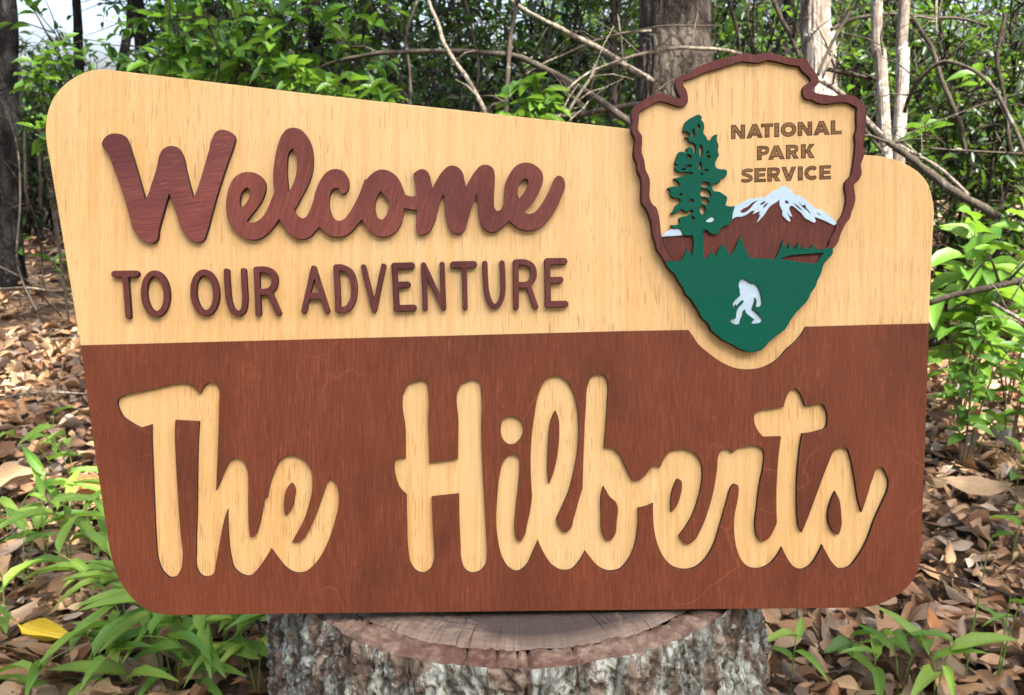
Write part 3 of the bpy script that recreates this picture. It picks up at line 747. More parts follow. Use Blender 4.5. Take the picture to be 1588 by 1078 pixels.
# ---- burnt lettering on the emblem: letters drawn as filled bars in a unit box, y up
LET = {'N': [[(0, 0), (.30, 0), (.30, 1), (0, 1)], [(.70, 0), (1, 0), (1, 1), (.70, 1)], [(0, 1), (.32, 1), (1, 0), (.68, 0)]],
       'A': [[(0, 0), (.28, 0), (.64, 1), (.36, 1)], [(1, 0), (.72, 0), (.36, 1), (.64, 1)], [(.2, .18), (.8, .18), (.72, .40), (.28, .40)]],
       'T': [[(.31, 0), (.69, 0), (.69, 1), (.31, 1)], [(0, .76), (1, .76), (1, 1), (0, 1)]],
       'I': [[(0, 0), (1, 0), (1, 1), (0, 1)]],
       'L': [[(0, 0), (.40, 0), (.40, 1), (0, 1)], [(0, 0), (1, 0), (1, .23), (0, .23)]],
       'E': [[(0, 0), (.36, 0), (.36, 1), (0, 1)], [(0, 0), (1, 0), (1, .22), (0, .22)], [(0, .39), (.92, .39), (.92, .61), (0, .61)], [(0, .78), (1, .78), (1, 1), (0, 1)]],
       'V': [[(0, 1), (.31, 1), (.64, 0), (.36, 0)], [(1, 1), (.69, 1), (.36, 0), (.64, 0)]],
       'K': [[(0, 0), (.34, 0), (.34, 1), (0, 1)], [(.30, .42), (.64, 1), (1, 1), (.46, .34)], [(.36, .60), (.62, .66), (1, 0), (.62, 0)]],
       'P': [[(0, 0), (.36, 0), (.36, 1), (0, 1)]], 'R': [[(0, 0), (.34, 0), (.34, 1), (0, 1)], [(.36, .42), (.68, .48), (1, 0), (.64, 0)]],
       'O': [], 'C': [], 'S': []}


def letter_field(ch, w, h, step):
    pad = 14.0
    X, Y = np.meshgrid(np.arange(-pad, w + pad, step), np.arange(-pad, h + pad, step))
    F = np.full(X.shape, -1e9)
    for q in LET[ch]:
        q = np.array(q) * (w, h)
        if np.cross(q[1] - q[0], q[2] - q[1]) < 0: q = q[::-1]
        d = np.full(X.shape, 1e9)
        for a, b in zip(q, np.roll(q, -1, 0)):
            e = (b - a) / np.linalg.norm(b - a)
            d = np.minimum(d, -(X - a[0]) * e[1] + (Y - a[1]) * e[0])
        F = np.maximum(F, d)

    def st(pts, r):
        nonlocal F
        for a, b in zip(pts[:-1], pts[1:]):
            a, b = np.array(a), np.array(b); ab = b - a; L = max(ab @ ab, 1e-9)
            t = np.clip(((X - a[0]) * ab[0] + (Y - a[1]) * ab[1]) / L, 0, 1)
            F = np.maximum(F, r - np.hypot(X - a[0] - t * ab[0], Y - a[1] - t * ab[1]))
    if ch == 'O':
        st([(w/2 + (w/2 - 29) * math.cos(a), h/2 + (h/2 - 25) * math.sin(a)) for a in np.linspace(0, 2*math.pi, 40)], 28)
    if ch == 'C':
        st([(w*.56 + (w*.56 - 27) * math.cos(a), h/2 + (h/2 - 23) * math.sin(a)) for a in np.linspace(math.radians(62), math.radians(298), 30)], 25)
    if ch == 'S':
        st(arcpts([(w*.86, h*.86), (w*.55, h*.89), (w*.22, h*.80), (w*.22, h*.63), (w*.5, h*.52), (w*.80, h*.40), (w*.82, h*.22), (w*.52, h*.11), (w*.12, h*.14)], 6), 21)
    if ch in 'PR':
        st(arcpts([(20, h - 21), (w*.52, h - 21), (w*.80, h*.84), (w*.84, h*.70), (w*.76, h*.53), (w*.5, h*.46), (20, h*.46)], 6), 21)
    return F, pad


for word, boxes, (xa, ya), (xb, yb) in (
        ('NATIONAL', [(35, 222), (245, 465), (445, 605), (625, 688), (712, 925), (945, 1140), (1160, 1380), (1397, 1542)], (35, 316), (1540, 246)),
        ('PARK', [(390, 555), (542, 765), (785, 955), (990, 1172)], (390, 604), (1170, 571)),
        ('SERVICE', [(172, 330), (354, 505), (530, 706), (722, 920), (948, 1012), (1035, 1220), (1242, 1396)], (180, 912), (1395, 862))):
    for ch, (x0, x1) in zip(word, boxes):
        Fd, pad = letter_field(ch, x1 - x0, 188.0, 3.0)
        sl_ = (yb - ya) / (xb - xa)

        def put(lp):
            o = []
            for x, y in lp:
                X = x0 + x; o.append((X, ya + sl_ * (X - xa) - y))
            return P6(o)
        lo = plate('burnt_letter', SL([put(lp) for lp in contour(Fd, -pad, -pad, 3.0, -3.0)], ZB), ZB + 0.00002, ZB + 0.00010, M['burn_line'], em, None, 0.0)
        inner = contour(Fd, -pad, -pad, 3.0, 8.0)
        if inner:
            plate('letter_fill', SL([put(lp) for lp in inner], ZB), ZB + 0.00011, ZB + 0.00018, M['burn_fill'], lo, None, 0.0)
# ------------------------------------------------------------------ ground
def gz(x, y):
    """height of the forest floor"""
    return 0.030 * mnoise.noise(Vector((x * 1.3, y * 1.3, 3.0))) + 0.012 * mnoise.noise(Vector((x * 4, y * 4, 8.0)))


xs = np.concatenate([[-400, -150, -60, -25, -12], np.linspace(-6, 6, 81), [12, 25, 60, 150, 400]])
ys = np.concatenate([[-400, -150, -60, -20, -8, -3], np.linspace(-1, 9, 71), [12, 16, 25, 60, 150, 400]])
gv = [(x, y, gz(x, y) if (abs(x) < 6.1 and -1.1 < y < 9.1) else 0.0) for y in ys for x in xs]
nx = len(xs)
gf = [q for j in range(len(ys) - 1) for i in range(nx - 1) for q in (j*nx+i, j*nx+i+1, (j+1)*nx+i+1, (j+1)*nx+i)]
k = NT('forest_soil')
a = k.noise(k.coords((3, 3, 3)), 1.0, 6, 0.65); b = k.noise(k.coords((45, 45, 45)), 1.0, 5, 0.7)
c = k.ramp(b, [(0.30, (0.020, 0.013, 0.009)), (0.48, (0.060, 0.036, 0.022)), (0.58, (0.15, 0.09, 0.05)), (0.72, (0.29, 0.195, 0.115))])
c = k.mix(k.ramp(a, [(0.4, 0.0), (0.62, 0.55)]), c, (0.045, 0.030, 0.020))
k.bump(b, 1.0, 0.02); k.fin(c, 0.9, 0.15); M['soil'] = k.m
tag(link('ground', mesh_np('ground', gv, gf, [4] * (len(gf) // 4), M['soil'])), kind='structure')
k = NT('far_grass')
b = k.noise(k.coords((9, 9, 9)), 1.0, 6, 0.7)
k.bump(b, 0.8, 0.05); k.fin(k.ramp(b, [(0.3, (0.03, 0.06, 0.012)), (0.55, (0.075, 0.115, 0.025)), (0.75, (0.15, 0.165, 0.06))]), 0.9, 0.1); M['grass'] = k.m
LW = [(-120, 10.5, 0.035), (120, 11.5, 0.035), (120, 160, 0.035), (-120, 160, 0.035)]
tag(link('clearing', mesh_np('clearing', LW, [0, 1, 2, 3], [4], M['grass'], False)), kind='structure')

# ------------------------------------------------------------------ tubes, trunks, branches
def tube_arrays(pts, radii, sides=7, rough=0.0, seed=0.0):
    pts = [Vector(p) for p in pts]; n = len(pts); V = []
    side = Vector((0.31, 0.87, 0.2))
    for i, p in enumerate(pts):
        t = (pts[min(i + 1, n - 1)] - pts[max(i - 1, 0)]).normalized()
        a = t.cross(side)
        if a.length < 0.05: a = t.cross(Vector((1, 0, 0)))
        a.normalize(); b = t.cross(a)
        for s in range(sides):
            an = 2 * math.pi * s / sides
            r = radii[i] * (1 + rough * mnoise.noise(Vector((math.cos(an) * 1.5 + seed, math.sin(an) * 1.5, i * 0.4 + seed))))
            V.append(p + a * (r * math.cos(an)) + b * (r * math.sin(an)))
    Fc, Sz = [], []
    for i in range(n - 1):
        for s in range(sides):
            s2 = (s + 1) % sides
            Fc += [i*sides+s, i*sides+s2, (i+1)*sides+s2, (i+1)*sides+s]; Sz.append(4)
    Fc += list(range(sides))[::-1]; Sz.append(sides)
    Fc += list(range((n-1)*sides, n*sides)); Sz.append(sides)
    return V, Fc, Sz


class Mesher:
    def __init__(self): self.V, self.F, self.S = [], [], []

    def add(self, V, F, Sz):
        o = len(self.V); self.V += [tuple(v) for v in V]; self.F += [f + o for f in F]; self.S += Sz

    def tube(self, pts, radii, sides=6, rough=0.15, seed=0.0): self.add(*tube_arrays(pts, radii, sides, rough, seed))

    def mesh(self, name, mat): return mesh_np(name, self.V, self.F, self.S, mat)


def smooth3(pts, n=6):
    return [Vector(p) for p in arcpts([tuple(p) for p in pts], n)]


def branch_px(name, pix, depth, r0, r1, mat, label, group=None, sides=7, cat='branch', wob=0.006):
    """branch traced as a path in space: pixels give direction, depth (one or two values) the distance"""
    d0, d1 = depth if isinstance(depth, tuple) else (depth, depth)
    n = len(pix)
    P = [at_depth(p[0], p[1], d0 + (d1 - d0) * i / max(n - 1, 1)) for i, p in enumerate(pix)]
    P = smooth3(P, 7)
    P = [p + Vector((mnoise.noise(p * 9), mnoise.noise(p * 9 + Vector((5, 0, 0))), mnoise.noise(p * 9 + Vector((0, 7, 0))))) * wob for p in P]
    base = P[0].copy()
    R = [r0 + (r1 - r0) * i / (len(P) - 1) for i in range(len(P))]
    m = Mesher(); m.tube([p - base for p in P], R, sides, 0.25, len(pix) + r0 * 100)
    # side twigs
    rr = random.Random(int(abs(base.x) * 1000) + n)
    for _ in range(3):
        i = rr.randrange(2, len(P) - 2); q = P[i] - base
        d = Vector((rr.uniform(-1, 1), rr.uniform(-.5, .5), rr.uniform(-.2, 1))).normalized() * (0.10 + r0 * 6) * rr.uniform(.5, 1.3)
        m.tube([q, q + d * 0.5 + Vector((0, 0, .01)), q + d], [R[i] * .5, R[i] * .35, R[i] * .15], 5, 0.1)
    o = link(name, m.mesh(name, mat)); o.location = base
    return tag(o, label, cat, group)


def trunk_mesh(name, path, r0, r1, mat, ridge=0.010, seed=0.0, rings=150, seg=120, freq=9.0):
    P = smooth3(path, max(2, rings // (len(path) - 1))); n = len(P); V = []
    L = 0
    for i, p in enumerate(P):
        t = (P[min(i + 1, n - 1)] - P[max(i - 1, 0)]).normalized()
        a = t.cross(Vector((0.2, 1, 0.1))).normalized(); b = t.cross(a)
        if i: L += (p - P[i - 1]).length
        r = r0 + (r1 - r0) * i / (n - 1)
        if L < 0.25: r *= 1 + 0.5 * (1 - L / 0.25) ** 2
        for s in range(seg):
            an = 2 * math.pi * s / seg
            q = Vector((math.cos(an) * freq * 0.16, math.sin(an) * freq * 0.16, L * 1.4))
            rdg = 1 - min(1, abs(mnoise.noise(Vector((q.x * 3.1 + seed, q.y * 3.1, q.z * 1.6)))) * 3.4) ** .6 * 2
            rdg2 = mnoise.noise(Vector((q.x * 9, q.y * 9, q.z * 7 + seed)))
            big = mnoise.noise(Vector((math.cos(an) * .8 + seed, math.sin(an) * .8, L * 1.2)))
            V.append(p + (a * math.cos(an) + b * math.sin(an)) * (r * (1 + 0.08 * big) + ridge * (rdg * 0.6 + rdg2 * 0.5)))
    Fc = []; Sz = []
    for i in range(n - 1):
        for s in range(seg):
            s2 = (s + 1) % seg
            Fc += [i*seg+s, i*seg+s2, (i+1)*seg+s2, (i+1)*seg+s]; Sz.append(4)
    return mesh_np(name, V, Fc, Sz, mat)


# ------------------------------------------------------------------ leaves
def leaf_template(width=0.36, fold=0.10, droop=0.10, pts=((0.0, 0.0), (0.28, 0.85), (0.58, 1.0), (0.82, 0.55), (1.0, 0.0))):
    V = [(0, 0, 0)]; F = []; S_ = []
    for t, w in pts[1:-1]:
        z = -droop * t * t; hw = width * 0.5 * w
        V += [(t, hw, z + fold * hw * 1.6), (t, 0, z), (t, -hw, z + fold * hw * 1.6)]
    V.append((1, 0, -droop))
    n = len(pts) - 2
    F += [0, 2, 1, 0, 3, 2]; S_ += [3, 3]
    for i in range(n - 1):
        a = 1 + 3 * i
        F += [a, a+1, a+4, a+3, a+1, a+2, a+5, a+4]; S_ += [4, 4]
    a = 1 + 3 * (n - 1); tip = len(V) - 1
    F += [a, a+1, tip, a+1, a+2, tip]; S_ += [3, 3]
    return np.array(V, float), np.array(F), np.array(S_)


LT_SHRUB = leaf_template(0.46, 0.5, 0.16)
LT_FAR = (np.array([(0, 0, 0), (.45, .24, .05), (1, 0, -.08), (.45, -.24, .05)], float), np.array([0, 1, 2, 0, 2, 3]), np.array([3, 3]))
LT_BLADE = leaf_template(0.23, 0.6, 0.24, ((0, 0), (0.15, 0.8), (0.4, 1.0), (0.7, 0.7), (0.88, 0.35), (1, 0)))
LT_BROAD = leaf_template(0.44, 0.5, 0.14, ((0, 0), (0.14, 0.55), (0.36, 0.97), (0.6, 0.95), (0.82, 0.55), (0.94, 0.2), (1, 0)))


def leaves_arrays(pos, dirs, ups, size, tpl):
    V, F, S_ = tpl
    pos = np.asarray(pos, float); d = np.asarray(dirs, float); u = np.asarray(ups, float); size = np.asarray(size, float)
    d /= np.linalg.norm(d, axis=1, keepdims=True) + 1e-9
    y = np.cross(u, d); y /= np.linalg.norm(y, axis=1, keepdims=True) + 1e-9
    z = np.cross(d, y)
    W_ = pos[:, None] + size[:, None, None] * (V[None, :, 0:1] * d[:, None] + V[None, :, 1:2] * y[:, None] + V[None, :, 2:3] * z[:, None])
    n = len(pos)
    Fa = (F[None] + (np.arange(n) * len(V))[:, None]).ravel()
    return W_.reshape(-1, 3), Fa, np.tile(S_, n)


def rand_unit(rng, n):
    v = rng.normal(size=(n, 3)); return v / np.linalg.norm(v, axis=1, keepdims=True)


def shrub(name, base, height, spread, stems, n_leaves, leaf_len, label, group, leaf_mat_='leaf_shrub', seed=0, tpl=None, cat='shrub', lean=(0, 0), low=0.12, twm='twig_dark'):
    """woody stems that fork into twigs, leaves along the twigs"""
    rr = random.Random(seed); rng = np.random.default_rng(seed)
    bz = gz(base[0], base[1]) if abs(base[0]) < 6 and base[1] < 9 else 0
    root = empty(name, (base[0], base[1], bz)); tag(root, label, cat, group)
    m = Mesher(); tw = []
    for s in range(stems):
        an = rr.uniform(0, 2 * math.pi); out = spread * rr.uniform(0.15, 0.9); h = height * rr.uniform(0.6, 1.0)
        p = Vector((rr.uniform(-.06, .06), rr.uniform(-.06, .06), -0.02)); path = [p.copy()]
        tgt = Vector((math.cos(an) * out + lean[0], math.sin(an) * out + lean[1], h))
        for i in range(1, 8):
            t = i / 7
            q = Vector((tgt.x * t ** 1.3, tgt.y * t ** 1.3, h * t)) + Vector((rr.uniform(-1, 1), rr.uniform(-1, 1), rr.uniform(-.5, .5))) * 0.045 * height
            path.append(q)
        path = smooth3(path, 3); r = 0.0045 + 0.0045 * height
        m.tube(path, [r * (1 - 0.75 * i / (len(path) - 1)) for i in range(len(path))], 5, 0.2, s)
        for i in range(2, len(path)):
            if path[i].z < low * height: continue
            for _ in range(2):
                d = Vector((rr.gauss(0, 1), rr.gauss(0, 1), rr.gauss(0.35, .6))).normalized() * height * rr.uniform(0.10, 0.26)
                a = path[i]; b_ = a + d * 0.5 + Vector((0, 0, .01)); c2 = a + d + Vector((0, 0, -0.02 * height))
                m.tube([a, b_, c2], [r * .35, r * .25, r * .1], 3, 0.0)
                tw.append((a, b_, c2))
    link('stem', m.mesh('stem', M[twm]), root)
    k_ = rng.integers(0, len(tw), n_leaves)
    T = np.array([[tuple(a), tuple(b_), tuple(c2)] for a, b_, c2 in tw])[k_]
    t = np.sqrt(rng.uniform(0.05, 1, n_leaves))[:, None]
    pos = (1-t)**2 * T[:, 0] + 2*t*(1-t) * T[:, 1] + t*t * T[:, 2]
    along = T[:, 2] - T[:, 0]; along /= np.linalg.norm(along, axis=1, keepdims=True)
    dirs = along * 0.7 + rand_unit(rng, n_leaves) * 0.9; dirs[:, 2] -= 0.05
    ups = np.array([0, 0, 1.0]) + rand_unit(rng, n_leaves) * 0.65
    size = leaf_len * rng.uniform(0.55, 1.2, n_leaves)
    V, Fa, Sz = leaves_arrays(pos, dirs, ups, size, tpl or LT_SHRUB)
    fo = link('foliage', mesh_np('foliage', V, Fa, Sz, M[leaf_mat_]), root); fo['kind'] = 'stuff'
    return root


def crown(root, centre, radii, n_clump, per, leaf_len, mat, seed, clump_r=0.32):
    rng = np.random.default_rng(seed)
    c0 = rand_unit(rng, n_clump) * rng.uniform(0.15, 1, (n_clump, 1)) ** 0.45 * np.array(radii) + np.array(centre)
    n = n_clump * per
    off = rng.normal(size=(n, 3)) * clump_r * np.array([1, 1, .55])
    pos = np.repeat(c0, per, 0) + off
    dirs = off / (np.linalg.norm(off, axis=1, keepdims=True) + 1e-6) + rand_unit(rng, n) * .8
    ups = np.array([0, 0, 1.0]) + rand_unit(rng, n) * .7
    V, Fa, Sz = leaves_arrays(pos, dirs, ups, leaf_len * rng.uniform(.6, 1.25, n), LT_FAR)
    fo = link('crown', mesh_np('crown', V, Fa, Sz, M[mat], False), root); fo['kind'] = 'stuff'
    # limbs that carry the clumps
    rr = random.Random(seed); m = Mesher()
    for i in range(0, n_clump, max(1, n_clump // 14)):
        q = Vector(c0[i]); s = Vector((0, 0, centre[2] - radii[2] * 0.9))
        s = Vector((centre[0] * .3, centre[1] * .3, centre[2] - radii[2]))
        m.tube(smooth3([s, s.lerp(q, .5) + Vector((0, 0, .2)), q], 4), [0.035 * (1 - j / 9) + .006 for j in range(9)], 5, .2, i)
    link('limb', m.mesh('limb', M['bark_grey']), root)


# ------------------------------------------------------------------ the stump
st_front = on_ground(800, 1046, 0.0)
ST_H = (SO + SU * BU + SV * BV - SN * THICK).z - 0.0008              # the sign's rear lower edge stands on it
d = ray(800, 1044); st_front = CAM + d * ((ST_H - CAM.z) / d.z)
ST_R = 0.218
stump = empty('tree_stump', (0.004, st_front.y + ST_R, gz(0, st_front.y + ST_R)))
tag(stump, 'sawn tree stump with lichen covered bark under the sign', 'stump')
ST_Z = ST_H - stump.location.z
SEG = 640


def rim(an):
    return 1 + 0.020 * mnoise.noise(Vector((math.cos(an) * 1.2, math.sin(an) * 1.2, 4.2))) + 0.010 * mnoise.noise(Vector((math.cos(an) * 4, math.sin(an) * 4, 1.0)))


def bark_disp(an, z):
    q = Vector((math.cos(an), math.sin(an), 0)) * ST_R
    warp = 0.02 * mnoise.noise(Vector((q.x * 14, q.y * 14, z * 10)))
    v1 = mnoise.voronoi(Vector((q.x * 34 + warp * 30, q.y * 34 + warp * 30, z * 11)))[0]
    edge = min(1.0, (v1[1] - v1[0]) * 2.6)
    n1 = mnoise.noise(Vector((q.x * 26, q.y * 26, z * 9 + 3)))
    n2 = mnoise.fractal(Vector((q.x * 80, q.y * 80, z * 50)), 0.9, 2.1, 4)
    n3 = mnoise.fractal(Vector((q.x * 210, q.y * 210, z * 140)), 0.7, 2.0, 3)
    cr_ = max(0, 1 - abs(mnoise.noise(Vector((q.x * 30 + 4, q.y * 30, z * 5)))) * 14)
    return 0.0045 * (edge - 1) + 0.0060 * n1 + 0.0048 * n2 + 0.0042 * n3 - 0.007 * cr_


zr = [ST_Z - 0.0004 - 0.20 * i / 130 for i in range(131)] + [ST_Z - 0.20 - (ST_Z - 0.20 + 0.05) * (i / 26) for i in range(1, 27)]
V = []; Fc = []; Sz = []
for j, z in enumerate(zr):
    dz = ST_Z - z
    flare = 0.012 * min(1, dz / 0.1) + 0.10 * max(0, (dz - 0.28) / 0.2) ** 2
    soft = min(1.0, dz / 0.012) ** 0.6
    for s in range(SEG):
        an = 2 * math.pi * s / SEG
        r = ST_R * rim(an) + flare + bark_disp(an, z) * (0.12 + 0.88 * soft) - 0.004 * (1 - soft)
        lump = 1 + max(0, dz - .25) * 0.25 * math.sin(an * 5 + 1)
        V.append((r * lump * math.cos(an), r * lump * math.sin(an), z))
for j in range(len(zr) - 1):
    for s in range(SEG):
        s2 = (s + 1) % SEG
        Fc += [j*SEG+s, (j+1)*SEG+s, (j+1)*SEG+s2, j*SEG+s2]; Sz.append(4)
link('bark', mesh_np('bark', V, Fc, Sz, M['bark_stump']), stump)
BI = 0.860      # inner edge of the bark ring
k = NT('inner_bark')
a = k.noise(k.coords((90, 90, 90)), 1.0, 6, 0.7); b = k.noise(k.coords((22, 22, 22)), 1.0, 4, 0.6, 0.6)
c = k.ramp(a, [(0.28, (0.075, 0.042, 0.032)), (0.5, (0.190, 0.130, 0.100)), (0.70, (0.36, 0.270, 0.215))])
c = k.mix(k.ramp(b, [(0.40, 0.75), (0.52, 0.0)]), c, (0.10, 0.045, 0.034))
k.bump(a, 0.9, 0.004); k.fin(c, 0.9, 0.15); M['inner_bark'] = k.m
V = []; Fc = []; Sz = []
rings_ = [BI + 0.004, BI + 0.012, 0.91, 0.93, 0.95, 0.97, 0.985, 0.997]
for q, f in enumerate(rings_):
    for s in range(SEG):
        an = 2 * math.pi * s / SEG
        inner = BI + 0.012 * mnoise.noise(Vector((math.cos(an) * 5, math.sin(an) * 5, 9))) + 0.004 * mnoise.noise(Vector((math.cos(an) * 22, math.sin(an) * 22, 9)))
        u = (f - rings_[0]) / (rings_[-1] - rings_[0])
        ro = ST_R * rim(an) + bark_disp(an, ST_Z) * 0.12 - 0.0045
        ri = ST_R * rim(an) * inner + 0.0006
        r = ri + (ro - ri) * u
        crk = mnoise.noise(Vector((math.cos(an) * 38, math.sin(an) * 38, 2)))
        z = ST_Z - 0.0016 + 0.0034 * mnoise.fractal(Vector((r * math.cos(an) * 90, r * math.sin(an) * 90, 1)), .8, 2, 4) - (0.004 if q == 0 else 0) - 0.006 * max(0, u - .8) / .2
        if abs(crk) < 0.012: z -= 0.004
        V.append((r * math.cos(an), r * math.sin(an), z))
for j in range(len(rings_) - 1):
    for s in range(SEG):
        s2 = (s + 1) % SEG
        Fc += [j*SEG+s, (j+1)*SEG+s, (j+1)*SEG+s2, j*SEG+s2]; Sz.append(4)
link('bark_ring', mesh_np('bark_ring', V, Fc, Sz, M['inner_bark']), stump)
k = NT('end_grain')
tc = k.n('ShaderNodeTexCoord'); sx = k.n('ShaderNodeSeparateXYZ'); k.l(tc.outputs['Object'], sx.inputs[0])
rad = k.math('SQRT', k.math('ADD', k.math('POWER', sx.outputs[0], 2), k.math('POWER', sx.outputs[1], 2)))
ang = k.math('ARCTAN2', sx.outputs[1], sx.outputs[0])
wob = k.noise(k.coords((12, 12, 12)), 1.0, 3)
rr_ = k.math('ADD', rad, k.math('MULTIPLY', wob, 0.02))
cm = k.n('ShaderNodeCombineXYZ'); k.l(k.math('MULTIPLY', rr_, 260), cm.inputs[0])
ringn = k.noise(cm.outputs[0], 1.0, 3, 0.6)
cr = k.n('ShaderNodeCombineXYZ'); k.l(k.math('MULTIPLY', ang, 55), cr.inputs[0]); k.l(k.math('MULTIPLY', rad, 9), cr.inputs[1])
rayn = k.noise(cr.outputs[0], 1.0, 3, 0.6)
cs = k.n('ShaderNodeCombineXYZ'); k.l(k.math('MULTIPLY', ang, 22), cs.inputs[0]); k.l(k.math('MULTIPLY', rad, 5), cs.inputs[1]); cs.inputs[2].default_value = 4.0
crk = k.noise(cs.outputs[0], 1.0, 2, 0.4)
saw = k.noise(k.coords((30, 260, 10), rot=(0, 0, 0.5)), 1.0, 3)
st = k.noise(k.coords((11, 11, 11), loc=(2, 2, 0)), 1.0, 5, 0.65, 0.5)
c = k.ramp(ringn, [(0.3, (0.17, 0.120, 0.090)), (0.55, (0.29, 0.215, 0.165)), (0.75, (0.38, 0.30, 0.235))])
c = k.mix(0.25, c, k.ramp(rayn, [(0.35, (0.10, 0.075, 0.06)), (0.6, (0.36, 0.28, 0.22))]))
c = k.mix(0.15, c, k.ramp(saw, [(0.3, (0.10, 0.08, 0.07)), (0.7, (0.38, 0.30, 0.24))]))
stain = k.math('MULTIPLY', k.ramp(st, [(0.38, 0.0), (0.52, 1.0)]), k.ramp(rr_, [(0.180, 1.0), (0.202, 0.12)]))
c = k.mix(k.math('MULTIPLY', stain, 0.86), c, (0.036, 0.029, 0.031))
ck = k.ramp(k.math('ABSOLUTE', k.math('SUBTRACT', crk, 0.5)), [(0.0, 1.0), (0.007, 0.0)])
ck = k.math('MULTIPLY', ck, k.ramp(wob, [(0.50, 0.0), (0.58, 1.0)]))
c = k.mix(k.math('MULTIPLY', ck, 0.8), c, (0.02, 0.014, 0.012))
k.bump(k.math('SUBTRACT', k.math('ADD', rayn, k.math('MULTIPLY', saw, 0.5)), k.math('MULTIPLY', ck, 2.0)), 0.7, 0.002); k.fin(c, 0.85, 0.2); M['endgrain'] = k.m
V = [(0, 0, ST_Z)]; Fc = []; Sz = []; RN = 30
for q in range(1, RN + 1):
    for s in range(SEG // 2):
        an = 2 * math.pi * s / (SEG // 2)
        inner = BI + 0.012 * mnoise.noise(Vector((math.cos(an) * 5, math.sin(an) * 5, 9))) + 0.004 * mnoise.noise(Vector((math.cos(an) * 22, math.sin(an) * 22, 9)))
        r = ST_R * rim(an) * inner * q / RN
        z = ST_Z + 0.0003 * mnoise.noise(Vector((r * math.cos(an) * 30, r * math.sin(an) * 30, 0))) - (0.0035 if q == RN else 0)
        V.append((r * math.cos(an), r * math.sin(an), z))
n2 = SEG // 2
for s in range(n2):
    Fc += [0, 1 + s, 1 + (s + 1) % n2]; Sz.append(3)
for q in range(RN - 1):
    for s in range(n2):
        s2 = (s + 1) % n2
        Fc += [1+q*n2+s, 1+(q+1)*n2+s, 1+(q+1)*n2+s2, 1+q*n2+s2]; Sz.append(4)
link('sawn_top', mesh_np('sawn_top', V, Fc, Sz, M['endgrain']), stump)

# ------------------------------------------------------------------ trees
def tree(name, path_px, depth, r0, r1, mat, label, group, crown_h=4.6, crown_r=1.3, clumps=70, seed=0, ridge=0.008, extra=None, freq=9.0):
    """trunk through the given pixels at that depth, prolonged to the ground and up to its crown"""
    pts = [at_depth(px, py, depth) for px, py in path_px]          # from top of frame down
    lo, hi = pts[-1], pts[0]
    d = (hi - lo).normalized()
    if abs(d.z) < .3: d = Vector((0, 0, 1))
    base = lo - d * ((lo.z) / d.z); base.z = gz(base.x, base.y) if abs(base.x) < 6 and base.y < 9 else 0
    topz = crown_h
    up = hi + Vector((d.x * .5, d.y * .5, 1.0)) * (topz - hi.z)
    root = empty(name, base); tag(root, label, 'tree', group)
    path = [base + Vector((0, 0, -.05))] + [p for p in pts[::-1] if p.z > base.z + .1] + [hi.lerp(up, .5), up]
    path = [p - base for p in path]
    link('trunk', trunk_mesh('trunk', path, r0, r1, mat, ridge, seed, freq=freq), root)
    if extra:
        for ep, er in extra:
            q = [at_depth(px, py, depth + .05) for px, py in ep]
            dd = (q[0] - q[-1]).normalized(); b2 = q[-1] - dd * ((q[-1].z) / max(dd.z, .3)); b2.z = base.z - .05
            u2 = q[0] + Vector((dd.x * .5, dd.y * .5, 1)) * (topz - q[0].z)
            link('trunk', trunk_mesh('trunk', [p - base for p in [b2] + q[::-1] + [q[0].lerp(u2, .5), u2]], er, er * .6, mat, ridge, seed + 3, freq=freq), root)
    if clumps:
        cc = up - base + Vector((0, 0, crown_r * .7))
        crown(root, tuple(cc), (crown_r, crown_r, crown_r * .8), clumps * 2, 34, 0.16, 'leaf_shrub', seed + 50)
    return root


TG = 'trees of the thicket behind the sign'
tree('broad_tree', [(1048, 0), (1047, 90), (1044, 180)], 3.0, 0.134, 0.11, M['bark_grey'], 'thick grey tree with furrowed bark rising behind the arrowhead emblem', TG, 4.8, 1.8, 90, 1, 0.009, freq=17.0)
tree('pale_tree', [(1264, 0), (1270, 60), (1273, 140)], 3.1, 0.056, 0.045, M['bark_pale'], 'pale blotched slender tree just right of the emblem top', TG, 4.4, 1.0, 50, 2, 0.004)
tree('twin_tree', [(1360, 0), (1366, 90), (1374, 240)], 2.5, 0.017, 0.013, M['bark_pale'], 'pair of thin pale trunks side by side behind the sign corner', TG, 3.9, .9, 40, 3, 0.0015,
     extra=[([(1403, 0), (1401, 90), (1393, 240)], 0.020)])
tree('dark_tree', [(8, 0), (10, 120), (14, 300)], 4.4, 0.055, 0.045, M['bark_dark'], 'dark straight trunk at the far end of the thicket, lowest leaf free', TG, 4.4, 1.3, 60, 4, 0.004)
tree('dark_tree', [(118, 0), (121, 60), (126, 180)], 5.2, 0.028, 0.022, M['bark_dark'], 'thin dark trunk standing alone before the bright gap', TG, 4.6, 1.1, 45, 5, 0.003)
tree('dark_tree', [(204, 0), (196, 60), (186, 130)], 4.6, 0.024, 0.018, M['bark_dark'], 'thin dark trunk leaning over next to an upright neighbour', TG, 4.2, 1.0, 40, 6, 0.003)
tree('dark_tree', [(212, 0), (218, 60), (222, 130)], 4.8, 0.034, 0.026, M['bark_dark'], 'upright dark trunk crossed by a leaning thinner trunk', TG, 4.7, 1.1, 45, 7, 0.003)
tree('dark_tree', [(326, 0), (326, 60), (322, 150)], 5.0, 0.020, 0.016, M['bark_dark'], 'thin dark trunk deep among the bright leaved bushes', TG, 4.5, 1.0, 30, 8, 0.003)
tree('dark_tree', [(484, 0), (486, 70), (490, 170)], 5.4, 0.040, 0.030, M['bark_dark'], 'dim trunk behind the leafy sprays above the sign', TG, 5.0, 1.2, 45, 9, 0.004)
